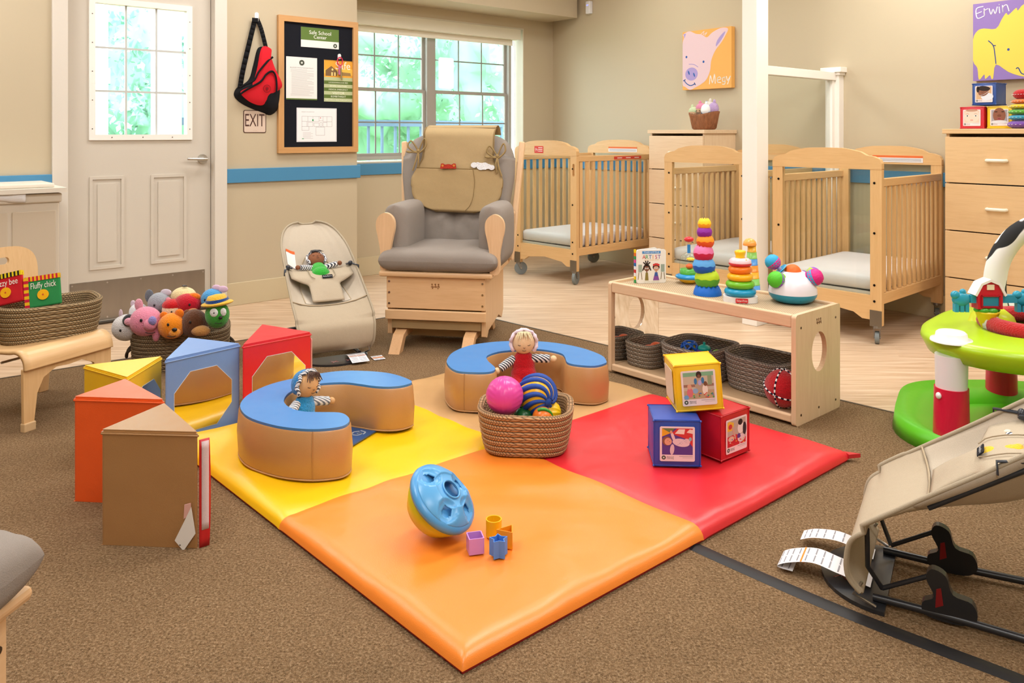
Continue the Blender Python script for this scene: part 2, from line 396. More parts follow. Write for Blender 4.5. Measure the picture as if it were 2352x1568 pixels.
# ---- door
WH = 'paint:#cfc7ba'
b = B('paint:#dad3c8').at(wallM(WL))
b.box(DA-CT, DA-.005, -.022, .0, 0, DT+.09); b.box(DB+.005, DB+CT, -.022, .0, 0, DT+.09); b.box(DA-CT, DB+CT, -.022, 0, DT+.005, DT+.09)
b.box(DA-.03, DA-.004, 0, .14, 0, DT); b.box(DB+.004, DB+.03, 0, .14, 0, DT); b.box(DA-.03, DB+.03, 0, .14, DT, DT+.03)
b.box(DB-.012, DB+.004, .10, .14, 0, DT); b.box(DA-.004, DA+.012, .10, .14, 0, DT)
door = bpy.data.objects.new('door_1', None); COL.objects.link(door); structure(door)
b.obj('door_frame', door, bev=.004)
dy = .045  # slab set back in the frame
def dz(px, py): return on(WL, px, py, -dy)
ga, gz0 = dz(218, 309)[0], dz(218, 309)[1]; gb, gz1 = dz(428, 309)[0], 1.985
b = B(WH).at(wallM(WL)); M0 = wallM(WL)
MX = M0 @ T(0, dy+.045, 0) @ UP    # drawing plane XZ; extrude toward -Y
b.at(MX); fo = .045
pan = [(dz(205, 410)[0], dz(285, 410)[0]), (dz(346, 407)[0], dz(428, 407)[0])]
pz0, pz1 = dz(240, 617)[1], dz(240, 405)[1]
b.prism([(DA, .012), (DB, .012), (DB, DT-.003), (DA, DT-.003)], 0, .045, holes=[[(ga, gz0), (gb, gz0), (gb, gz1), (ga, gz1)]])
b.obj('door_slab', door)
for (x0, x1) in pan:
    b = B(WH).at(M0 @ T(0, dy, 0) @ UP)
    b.prism([(x0, pz0), (x1, pz0), (x1, pz1), (x0, pz1)], 0, .008, holes=[[(x0+.018, pz0+.018), (x1-.018, pz0+.018), (x1-.018, pz1-.018), (x0+.018, pz1-.018)]])
    b.prism([(x0+.045, pz0+.045), (x1-.045, pz0+.045), (x1-.045, pz1-.045), (x0+.045, pz1-.045)], 0, .007)
    b.obj('door_panel', door, bev=.005, seg=2)
b = B('paint:#f2efe9').at(M0 @ T(0, dy, 0) @ UP); q = .035
b.prism([(ga-q, gz0-q), (gb+q, gz0-q), (gb+q, gz1+q), (ga-q, gz1+q)], 0, .014, holes=[[(ga, gz0), (gb, gz0), (gb, gz1), (ga, gz1)]])
b.c('paint:#c3c4c2')
for k in (1, 2):
    x = ga+(gb-ga)*k/3; z = gz0+(gz1-gz0)*k/3
    b.prism([(x-.006, gz0), (x+.006, gz0), (x+.006, gz1), (x-.006, gz1)], -.03, -.016); b.prism([(ga, z-.006), (gb, z-.006), (gb, z+.006), (ga, z+.006)], -.031, -.017)
b.c('metal:#6b655c')
for k in range(5):
    for x in (ga-q/2, gb+q/2): b.prism(circle(.0035, 8, x, gz0+(gz1-gz0)*(k+.2)/4.6), .014, .0155)
for k in range(3): b.prism(circle(.0035, 8, ga+(gb-ga)*(k*.33+.17), gz0-q/2), .014, .0155)
b.obj('window_lite_frame', door, bev=.003)
b = B('glass:').at(M0 @ T(0, dy+.024, 0) @ UP); b.prism([(ga, gz0), (gb, gz0), (gb, gz1), (ga, gz1)], 0, .004); b.obj('window_pane', door)
ka, kb = dz(160, 650)[0], dz(470, 620)[0]; kz1 = dz(315, 635)[1]
b = B('brushed:#b3aea6').at(M0 @ T(0, dy, 0) @ UP); b.prism([(ka, .02), (kb, .02), (kb, kz1), (ka, kz1)], 0, .003); b.c('metal:#dddddd')
for k in range(5):
    for z in (.035, kz1-.015): b.prism(circle(.005, 8, ka+.012+(kb-ka-.024)*k/4, z), .003, .006)
b.obj('kick_plate', door)
ht, hz = dz(465, 365)
b = B('metal:#c9c7c3').at(M0 @ T(ht, dy, hz)); b.cyl((0, 0, 0), (0, -.012, 0), .034, .031, 28); b.cyl((0, -.01, 0), (0, -.05, 0), .013)
b.tube([(0.012, -.05, 0), (-.02, -.055, .0), (-.07, -.055, .003), (-.115, -.048, .004)], [.012, .012, .010, .009], 12); b.obj('door_handle', door)
b = B('metal:#55504a').at(M0); b.box(DA-.02, DB+.02, .0, .14, 0, .012); b.obj('threshold', door)
# ---- window in the alcove
win = bpy.data.objects.new('window_1', None); COL.objects.link(win); structure(win)
M0 = wallM(WW); GR = 'paint:#a5a099'
b = B('paint:#ddd7c6').at(M0 @ T(0, .12, 0) @ UP)
b.at(M0); b.box(wb-.012, wb, 0, .2, zb, zt); b.box(wa, wa+.012, 0, .2, zb, zt); b.box(wa, wb, 0, .2, zt-.012, zt); b.box(wa, wb, -.004, .2, zb, zb+.012); b.obj('window_reveal', win)
x1 = wb-.075; xm0, xm1 = on(WW, 978, HY, -.12)[0], on(WW, 997, HY, -.12)[0]; x0 = wa+.03; z0 = zb+.02; z1 = zt-.02; zm = 1.56
fr = B(GR).at(M0 @ T(0, .15, 0) @ UP); fr.prism([(x0, z0), (x1, z0), (x1, z1), (x0, z1)], 0, .05, holes=[[(x0+.03, z0+.03), (xm0, z0+.03), (xm0, z1-.03), (x0+.03, z1-.03)], [(xm1, z0+.03), (x1-.03, z0+.03), (x1-.03, z1-.03), (xm1, z1-.03)]])
fr.obj('window_frame', win, bev=.003)
cw = .25
for (a, c) in ((x0+.03, xm0), (xm1, x1-.03)):
    for (p, q, dpt) in ((z0+.03, zm, .018), (zm-.02, z1-.03, 0)):
        s = B(GR).at(M0 @ T(0, .165-dpt, 0) @ UP); e = .026
        s.prism([(a, p), (c, p), (c, q), (a, q)], 0, .02, holes=[[(a+e, p+e), (c-e, p+e), (c-e, q-e), (a+e, q-e)]])
        cols = 3 if a > xm0 else 4
        s.c('paint:#8f9190')
        for k in range(1, cols):
            x = a+e+(c-a-2*e)*k/cols if cols == 3 else c-e-(c-e-(a+e))*k/4.6
            s.prism([(x-.006, p+e), (x+.006, p+e), (x+.006, q-e), (x-.006, q-e)], .006, .014)
        z = (p+q)/2; s.prism([(a+e, z-.006), (c-e, z-.006), (c-e, z+.006), (a+e, z+.006)], .007, .0145)
        so_ = s.obj('sash', win, bev=.002)
        g = B('glass:').at(M0 @ T(0, .16-dpt, 0) @ UP); g.prism([(a+e, p+e), (c-e, p+e), (c-e, q-e), (a+e, q-e)], 0, .003); g.obj('window_pane', win)
# notice stuck to the pane
t, z = on(WW, 1024, 168, -.14); n_ = B('thinpaper:#ffffff').at(M0 @ T(t, .135, z) @ UP); n_.prism(rrect(-.085, .085, -.14, .14, .02), 0, .001); tag(n_.obj('window_notice'), 'white blank paper notice stuck on the right-hand window sash', 'notice')
# blind cassette
t0, z_ = on(WW, 815, 60); t2, z2 = on(WW, 1194, 80)
r = root('roller_blind', wp(WW, 0, 0, 0), wrot(WW), 'rolled-up cream roller blind in its long cassette over the window', 'blind')
b = B('paint:#e2ddca'); b.box(-.42, t2, -.015, .075, 2.075, 2.178); b.obj('cassette', r, bev=.004)
b = B('fab:#efe9da'); b.box(-.38, t2-.05, .05, .054, 2.02, 2.09); b.obj('blind_fabric', r)
b = B('pl:#e6e6e2'); b.tube([(t2-.045, .04, 2.07), (t2-.045, .04, 1.0)], .002, 6); b.tube([(t2-.03, .04, 2.07), (t2-.03, .04, 1.0)], .002, 6); b.obj('pull_cord', r)
# motion sensor
t, z = on(WR, 1357, 18)
r = root('motion_sensor', wp(WR, t, 0, z), wrot(WR), 'small white motion sensor high on the wall by the alcove corner', 'sensor')
b = B('pl:#e8e8ec'); b.box(-.028, .028, -.045, 0, -.06, .06); b.obj('sensor_body', r, bev=.008); b = B('emit:#5560ff'); b.box(-.01, .01, -.047, -.044, .018, .024); b.obj('indicator_light', r, lab='blue lit indicator')
# ---- white post with glazed partition
pc = V((1.505, 4.985, 0)); ua = math.atan2(u.y, u.x)
r = root('glazed_partition', pc, ua, 'tall white post and low glazed partition panel between the cribs', 'partition')
PT = 'paint:#f3eee6'; pl_ = 1.02
b = B(PT); b.box(-.065, .065, -.052, .052, 0, CEIL); b.obj('post', r, bev=.004)
b = B(PT); b.box(pl_-.05, pl_+.05, -.05, .05, 0, 1.58); b.box(pl_-.075, pl_+.075, -.075, .075, 1.6, 1.635); b.box(pl_-.062, pl_+.062, -.062, .062, 1.58, 1.6); b.obj('end_post', r, bev=.003)
b = B(PT); b.box(.065, pl_-.05, -.03, .03, 1.545, 1.6); b.box(.065, pl_-.05, -.03, .03, .1, .19); b.box(.065, .09, -.02, .02, .19, 1.545); b.box(pl_-.085, pl_-.05, -.02, .02, .19, 1.545); b.obj('panel_frame', r, bev=.002)
b = B('glass:'); b.box(.09, pl_-.085, -.003, .003, .19, 1.545); b.obj('glass_pane', r)
# ---- outside: deck railing, porch posts, trees
def outrail(name, d, t0, t1, label):
    r = root(name, wp(WW, t0, -d, 0), wrot(WW), label, 'railing'); k = 'paint:#57748e'; Lr = t1-t0
    zt_ = 1.32 if d < 3 else 1.3
    for z in (zt_-.07, ): b = B(k); b.box(0, Lr, -.03, .03, z, z+.07); b.obj('top_rail', r)
    for z in (zt_-.42, ): b = B(k); b.box(0, Lr, -.02, .02, z, z+.05); b.obj('middle_rail', r)
    b = B(k); b.box(0, Lr, -.02, .02, .12, .17); b.obj('bottom_rail', r)
    n = int(Lr/.17); m = None
    for i in range(n+1):
        if m is None:
            b = B(k); b.box(-.012, .012, -.012, .012, .17, zt_-.07); m = b.obj('baluster', r)
        else: c = m.copy(); COL.objects.link(c); c.parent = r; c.location = (i*.17, 0, 0)
    return r
outrail('deck_railing', 1.7, -.9, 3.4, 'slate-blue metal deck railing seen through the alcove window')
outrail('deck_railing', 1.25, -3.8, -1.75, 'slate-blue metal deck railing seen through the glazed door')
b = B('paint:#d5d0c8'); b.prism([tuple(wp(WW, -7, -.3).xy), tuple(wp(WW, 6, -.3).xy), tuple(wp(WW, 6, -2.0).xy), tuple(wp(WW, -7, -2.0).xy)], -.12, -.02); structure(b.obj('trim_9'))
b = B('leaf:#9fb98a'); b.prism([tuple(wp(WW, -30, -2.0).xy), tuple(wp(WW, 30, -2.0).xy), tuple(wp(WW, 30, -40).xy), tuple(wp(WW, -30, -40).xy)], -.4, -.3); structure(b.obj('floor_lawn'))
for px, d, w_, lab, k in ((382, 1.6, .19, 'grey square porch post seen through the right of the door glass', 'paint:#c7ccd6'), (229, 2.4, .11, 'white porch column seen at the left of the door glass', 'paint:#f4f6fa')):
    t = on(WL, px, HY, -d)[0]; p = wp(WL, t, -d, 0)
    r = root('porch_post', p, ua, lab, 'post'); b = B(k); b.box(-w_/2, w_/2, -w_/2, w_/2, -.2, 3.4); b.obj('shaft', r)
    b = B(k); b.box(-w_*.62, w_*.62, -w_*.62, w_*.62, 1.62 if px < 300 else 2.5, 1.75 if px < 300 else 2.6); b.obj('collar', r)
def tree(x, y, h, rr, label, key):
    r = root('tree', (x, y, -.3), 0, label, 'tree', None)
    b = B('woodz:#7b6650'); b.tube([(0, 0, 0), (.1, 0, h*.3), (-.05, .1, h*.6)], [.16, .13, .07], 8); b.obj('trunk', r)
    rnd = random.Random(int(x*100)); vs = []; fs = []
    for i in range(12000):
        th = rnd.random()*2*PI; ph = math.acos(1-2*rnd.random()); k = rnd.random()**.4
        lob = 1+.3*math.sin(3*th+x)+.22*math.sin(5*ph+y)
        c = V((math.cos(th)*math.sin(ph)*rr*k*lob, math.sin(th)*math.sin(ph)*rr*k*lob, h*.56+math.cos(ph)*h*.5*k*lob))
        s_ = .03+.05*rnd.random(); a = V((rnd.random()-.5, rnd.random()-.5, rnd.random()-.5)).normalized()*s_; q = V((rnd.random()-.5, rnd.random()-.5, rnd.random()-.5)).cross(a).normalized()*s_*.55
        n = len(vs); vs += [c-a, c-q, c+a, c+q]; fs.append((n, n+1, n+2, n+3))
    b = B(key); b.at(T(0, 0, h*.56)); b.ell((0, 0, 0), (rr*.8, rr*.8, h*.42), nu=60, nv=40, fn=lambda d: 1+.28*noise.noise(d*2.2+V((x, 0, 0)))+.14*noise.noise(d*6)+.08*noise.noise(d*15)); b.at(); b.add(vs, fs); b.obj('foliage', r)['kind'] = 'stuff'
trs = [(-7.2, 14.5, 5.6, 1.9, 'pale green tree filling the left panes of the door glass', 'leaf:#7fae96'), (-5.5, 12.4, 4.4, 1.4, 'bushy tree behind the grey porch post outside the door', 'leaf:#78a996'),
       (-2.9, 18.5, 5.8, 2.3, 'tree behind the left sashes of the alcove window', 'leaf:#8ab69c'), (.5, 15.2, 5.2, 1.8, 'tree behind the right sashes of the alcove window', 'leaf:#90bca2'),
       (-.9, 24.5, 6.2, 2.8, 'further pale tree seen through the middle of the alcove window', 'leaf:#86b39e'), (-13.2, 19.0, 7, 2.6, 'furthest tree seen at the left edge of the door glass', 'leaf:#78a996'), (-9.3, 21.5, 6.4, 2.4, 'distant tree in the middle of the door glass, behind the nearer ones', 'leaf:#86b39e')]
for a in trs: tree(*a)
# ================================================================ wall things
def wthing(name, w, px, py, label, cat, off=0, group=None):
    t, z = on(w, px, py, off); return root(name, wp(w, t, off, z), wrot(w), label, cat, group)
# notice board: local x along wall, z up; origin centre
ta, tb = on(WL, 640, 200, .03)[0], on(WL, 823, 200, .03)[0]
zc1 = on(WL, 640, 33, .03)[1]; zc0 = on(WL, 640, 352, .03)[1]
bw = (tb-ta)/2; bh = (zc1-zc0)/2; tm = (ta+tb)/2; zmid = (zc0+zc1)/2
r = root('notice_board', wp(WL, tm, 0, zmid), wrot(WL), 'black felt notice board in an oak frame beside the window alcove', 'notice board')
b = B('fab:#14161f').at(UP); b.prism([(-bw+.02, -bh+.02), (bw-.02, -bh+.02), (bw-.02, bh-.02), (-bw+.02, bh-.02)], .004, .012); b.obj('felt_panel', r)
b = B('woodx:#c99a63').at(UP); fw = .042
for (x0, x1, z0, z1, k) in ((-bw, bw, bh-fw, bh, 'woodx:#cf9f68'), (-bw, bw, -bh, -bh+fw, 'woodx:#cf9f68'), (-bw, -bw+fw, -bh+fw, bh-fw, 'woodz:#cf9f68'), (bw-fw, bw, -bh+fw, bh-fw, 'woodz:#cf9f68')):
    b.c(k); b.prism([(x0, z0), (x1, z0), (x1, z1), (x0, z1)], .001, .03)
b.obj('board_frame', r, bev=.003)
def onboard(px, py): return on(WL, px, py, .013)
def sheet(name, px0, px1, py, py2, label, draw, key='paper:#eceae8', cat='paper'):
    t0, z1 = onboard(px0, py); t1, _ = onboard(px1, py); _, z0 = onboard(px0, py2); w, h = (t1-t0)/2, (z1-z0)/2
    b = B(key).at(UP); b.prism([(-w, -h), (w, -h), (w, h), (-w, h)], 0, .0012); draw(b, w, h); o = b.obj(name)
    o.location = wp(WL, (t0+t1)/2, .0135, (z0+z1)/2); o.rotation_euler = (0, 0, wrot(WL)); tag(o, label, cat); return o
def logo(b, x, y, r_, z):
    b.c('paper:#4b5346'); b.prism(circle(r_, 20, x, y), z, z+.0004); b.c('paper:#e8e8e2'); b.prism([(x+p*r_, y+q*r_) for p, q in star(.5, .25, 5)], z+.0004, z+.0006)
def d_safe(b, w, h):
    b.c('paper:#5f7a38'); b.prism([(-w, -h*.28), (w, -h*.28), (w, h), (-w, h)], .0012, .0016)
    b.c('paper:#f4f4ee'); b.text('Safe School', w*1.15, None, 0, h*.52, .002); b.text('Center', w*.68, None, 0, h*.08, .002); logo(b, w*.8, -h*.68, h*.22, .0014)
sheet('header_sign', 691, 778, 61, 107, 'green and white sign reading Safe School Center on the felt board', d_safe, cat='sign')
def d_pol(b, w, h):
    logo(b, 0, h*.74, w*.17, .0014); b.c('paper:#5a5a5a'); b.text('BALANCED FUN PLAYGROUND POLICY', w*1.5, None, 0, h*.5, .0014)
    rnd = random.Random(4); b.c('paper:#bab9b8')
    for k in range(24):
        y = h*(.42-k*.053); x = w*(.78 if rnd.random() > .25 else .3+.4*rnd.random()); x0 = -w*.72 if k in (0, 1, 2, 22, 23) else -w*.66
        b.prism([(x0, y-.0011), (x, y-.0011), (x, y+.0011), (x0, y+.0011)], .0013, .0015)
    b.c('paper:#5f7a38'); b.prism([(-w, -h), (w, -h), (w, -h*.94), (-w, -h*.94)], .0012, .0016)
sheet('policy_sheet', 657, 728, 129, 228, 'white typed playground policy page with a green foot strip', d_pol)
def d_cal(b, w, h):
    b.c('paper:#e9a73a'); b.prism([(-w, h*.18), (w, h*.18), (w, h), (-w, h)], .0012, .0022)
    b.c('paper:#f0c050'); b.prism([(-w, h*.35), (w, h*.3), (w, h*.62), (-w, h*.55)], .0022, .0023)
    b.c('paper:#7d6040'); b.prism([(-w*.9, h*.24), (-w*.1, h*.24), (-w*.1, h*.5), (-w*.5, h*.72), (-w*.9, h*.5)], .0023, .0025)
    b.c('paper:#9a7b4a'); b.prism([(0, h*.27), (w*.9, h*.27), (w*.85, h*.42), (w*.1, h*.45)], .0023, .0025)
    b.c('paper:#f3d488'); b.prism([(-w*.5, h*.25), (-w*.4, h*.25), (-w*.4, h*.42), (-w*.5, h*.42)], .0025, .0027); b.prism(circle(w*.07, 12, -w*.42, h*.55), .0025, .0027); b.prism([(-w*.3, h*.25), (-w*.2, h*.25), (-w*.2, h*.42), (-w*.3, h*.42)], .0025, .0027)
    b.c('paper:#fbf3e2'); b.text('Safe', w*1.05, None, w*.32, h*.76, .0025)
    names = ['', 'LOCKDOWN/CODE RED', 'SEVERE WEATHER', 'MEDICAL EMERGENCY', 'VISITOR', 'BOMB/THREAT', 'FIRE DRILLS AND EVACUATION']; y = h*.18
    for k in range(7):
        y2 = y-h*.168; b.c('paper:#b9c295' if k % 2 == 0 else 'paper:#5d7333'); b.prism([(-w, y2), (w, y2), (w, y), (-w, y)], .0012, .0022-k*.0001)
        if names[k]: b.c('paper:#eef0dc'); b.text(names[k], w*(.5+.05*len(names[k])), None, 0, (y+y2)/2, .0024)
        y = y2
    b.c('metal:#5a4b40')
    for k in range(19): x = -w*.94+w*1.88*k/18; b.prism([(x-.0012, h-.006), (x+.0012, h-.006), (x+.0012, h+.004), (x-.0012, h+.004)], .0022, .004)
sheet('flip_calendar', 744, 809, 137, 233, 'spiral-bound orange and green flip chart reading Safe, with striped tabs', d_cal, cat='calendar')
def d_map(b, w, h):
    b.c('paper:#f4f3f6'); b.prism([(-w*.95, -h*.94), (w*.95, -h*.94), (w*.95, h*.94), (-w*.95, h*.94)], .0012, .0016); b.c('paper:#6d6a72')
    def rm(x0, x1, z0, z1):
        for p, q in (((x0, z0), (x1, z0)), ((x1, z0), (x1, z1)), ((x1, z1), (x0, z1)), ((x0, z1), (x0, z0))): b.prism(seg2((p[0]*w, p[1]*h), (q[0]*w, q[1]*h), .0013), .0016, .0018)
    for a in ((-.75, -.45, .2, .5), (-.45, -.2, .2, .5), (-.2, .1, .2, .5), (.1, .3, .25, .5), (.3, .5, .2, .5), (.5, .75, .2, .5), (-.75, -.5, -.1, .2), (-.45, -.2, -.1, .15), (-.15, .1, -.1, .12), (.15, .25, -.1, .15), (.3, .5, -.1, .15), (.5, .75, -.1, .2), (-.05, .38, -.62, -.12), (-.75, -.4, -.32, -.1)): rm(*a)
    b.text('EMERGENCY EVACUATION PLAN', w*.62, None, -w*.45, h*.76, .0017)
    b.c('paper:#b0aeb4')
    for k in range(6): b.prism([(-w*.7, -h*(.45+k*.07)), (-w*(.3-.1*(k % 2)), -h*(.45+k*.07)), (-w*(.3-.1*(k % 2)), -h*(.437+k*.07)), (-w*.7, -h*(.437+k*.07))], .0016, .0018)
    b.c('paper:#2f9b62'); b.prism([(-w*.24, h*.23), (-w*.17, h*.23), (-w*.17, h*.33), (-w*.24, h*.33)], .0018, .002); b.prism([(-w*.74, -h*.83), (-w*.65, -h*.83), (-w*.65, -h*.79), (-w*.74, -h*.79)], .0018, .002)
    b.c('paper:#c23b3b'); b.prism([(.15*w, h*.4), (.2*w, h*.4), (.2*w, h*.44), (.15*w, h*.44)], .0018, .002)
sheet('floor_plan', 681, 773, 247, 326, 'laminated white evacuation floor plan pinned low on the felt board', d_map, 'pl:#dfe0e6', 'paper')
r = wthing('board_hook', WL, 779, 130, 'small white hook on the felt board holding a pink key ring', 'hook', .014)
b = B('pl:#f2f2f2').at(UP); b.prism(rrect(-.013, .013, -.02, .02, .012), 0, .006); b.at(); b.tube([(0, -.006, -.006), (0, -.016, -.01), (0, -.02, .002)], .004, 8); b.obj('hook_body', r)
r = wthing('key_ring', WL, 781, 141, 'pink coiled key ring with keys hanging over the flip chart', 'keys', .034)
b = B('pl:#d9214f'); b.tube([(.022*math.cos(a*PI/12), .003*math.cos(a*3), .03*math.sin(a*PI/12)) for a in range(24)], .0042, 8, True); b.obj('coil', r)
b = B('pl:#c8678f').at(T(0, 0, -.075)); b.at(T(0, 0, -.05) @ UP); b.prism(rrect(-.012, .01, -.05, .02, .006), -.002, .002); b.c('metal:#a99b78'); b.prism(seg2((-.002, .0), (-.02, -.045), .012), -.004, -.002); b.prism(seg2((.004, .0), (.012, -.09), .012), .003, .005); b.obj('key', r)
# EXIT sign
r = wthing('exit_sign', WL, 585, 279, 'square tactile EXIT sign low on the wall under the red bag', 'sign')
t0 = on(WL, 558, 279)[0]; t1 = on(WL, 610, 279)[0]; w = (t1-t0)/2; h = on(WL, 585, 254)[1]-on(WL, 585, 306)[1]; h /= 2
b = B('pl:#4a2a25').at(UP); b.prism(rrect(-w, w, -h, h, .012), 0, .003); b.c('pl:#d8c3b2'); b.prism(rrect(-w+.005, w-.005, -h+.005, h-.005, .009), .003, .0036); b.obj('sign_plate', r)
b = B('pl:#4a2a25').at(UP); b.text('EXIT', w*1.72, h*1.08, 0, h*.12, .0045); b.c('pl:#cbb5a4')
for k in range(4): b.prism(circle(.0018, 6, -.012+k*.008, -h*.78), .0036, .005)
b.obj('lettering', r)
# red sling bag
hk = wthing('wall_hook', WL, 589, 40, 'white adhesive wall hook left of the felt board', 'hook'); b = B('pl:#f3f3f3').at(UP); b.prism(rrect(-.014, .014, -.035, .035, .012), 0, .006); b.at(); b.tube([(0, -.006, -.02), (0, -.022, -.026), (0, -.026, -.005)], .006, 8); b.obj('hook_body', hk)
r = wthing('sling_bag', WL, 589, 45, 'red and black sling bag hanging from the white wall hook', 'bag')
sc_ = (on(WL, 645, 45)[0]-on(WL, 542, 45)[0])/103; t00, z00 = on(WL, 589, 45)
def bp(x, y):   # crop-2 pixels (1394 wide view of 540..860) -> local xz
    px, py = 540+x/4.356, y/4.356; t, z = on(WL, px, py, .03); return (t-t00, z-z00)
body = [bp(*p) for p in ((248, 475), (345, 488), (350, 580), (400, 720), (460, 860), (466, 960), (440, 1090), (370, 1150), (290, 1125), (170, 1080), (60, 1020), (5, 950), (30, 880), (100, 840), (160, 780), (200, 640))]
P = crom([V(p) for p in body], 5); cen = sum((V(p) for p in body), V((0, 0)))/len(body)
def bagsurf(b, P, y0, th):
    n = len(P); K = 6; cn = sum((V(p) for p in P), V((0, 0)))/n
    def fn(i, j): p = V(P[int(round(i*n)) % n]); q = cn+(p-cn)*(1-j); return V((q.x, y0-th*(1-(1-j)**2.2)**.6, q.y))
    b.surf(fn, n, 8)
b = B('fab:#16171c'); bagsurf(b, P, -.006, .075); b.surf(lambda i, j: V((P[int(round(i*len(P))) % len(P)].x*1, -.006+.005*j, P[int(round(i*len(P))) % len(P)].y)), len(P), 1); b.obj('bag_body', r)
red = [bp(*p) for p in ((250, 480), (343, 492), (345, 570), (385, 690), (455, 850), (400, 920), (290, 1030), (230, 1055), (130, 1020), (40, 940), (60, 900), (150, 850), (200, 700))]
Pr = crom([V(p) for p in red], 5); b = B('fab:#d21f2c')
cn = sum((V(p) for p in Pr), V((0, 0)))/len(Pr)
def fn(i, j): n = len(Pr); p = V(Pr[int(round(i*n)) % n]); q = cn+(p-cn)*(1-j); return V((q.x, -.058-.03*(1-(1-j)**2.2)**.6, q.y))
b.surf(fn, len(Pr), 8); b.obj('red_panel', r)
b = B('fab:#101116')
def byy(p): d = min(1, (V(p)-cn).length/.16); return -.064-.03*(1-d**2.2)**.6 if d < 1 else -.063
for ln in (((355, 575), (290, 620), (200, 720), (150, 810), (70, 850), (30, 880)), ((35, 940), (100, 890), (215, 820), (270, 750), (330, 718), (365, 760), (378, 850), (378, 925))):
    q = crom([V(bp(*p)) for p in ln], 5, False); b.tube([(p.x, byy(p)-.004, p.y) for p in q], .007, 6)
b.obj('piping', r)
b = B('fab:#7d141d'); c0 = bp(280, 890)
b.tube([(c0[0]+.026*math.cos(k*PI/10), -.094, c0[1]+.026*math.sin(k*PI/10)) for k in range(20)], .0018, 5, True); b.at(T(c0[0], -.093, c0[1]) @ UP); b.prism(star(.014, .007, 5), 0, .002); b.obj('emblem', r)
b = B('fab:#111216')
def strap(pts, w):
    q = crom([V(p) for p in pts], 5, False)
    for i in range(len(q)-1): b.at(); a, c = q[i], q[i+1]; d = (c-a); n = V((-d.z, 0, d.x)).normalized()*w/2; b.add([a-n, a+n, c+n, c-n, a-n+V((0, .003, 0)), a+n+V((0, .003, 0)), c+n+V((0, .003, 0)), c-n+V((0, .003, 0))], [(0, 1, 2, 3), (7, 6, 5, 4), (0, 4, 5, 1), (2, 6, 7, 3), (1, 5, 6, 2), (3, 7, 4, 0)], True)
def p3(x, y, d): q = bp(x, y); return V((q[0], d, q[1]))
strap([p3(205, 185, -.024), p3(150, 400, -.03), p3(80, 700, -.03), p3(50, 880, -.03)], .034); strap([p3(225, 180, -.02), p3(265, 300, -.03), p3(300, 480, -.045)], .03)
b.at(); q = p3(200, 200, -.028); b.box(q.x-.02, q.x+.02, q.y-.006, q.y+.002, q.z-.014, q.z+.014); b.obj('strap', r)
b = B('pl:#1b1b20'); q = p3(305, 530, -.064); b.at(T(*q) @ UP); b.prism(circle(.013, 16, 0, 0, .018), -.01, .004); b.obj('grommet', r)
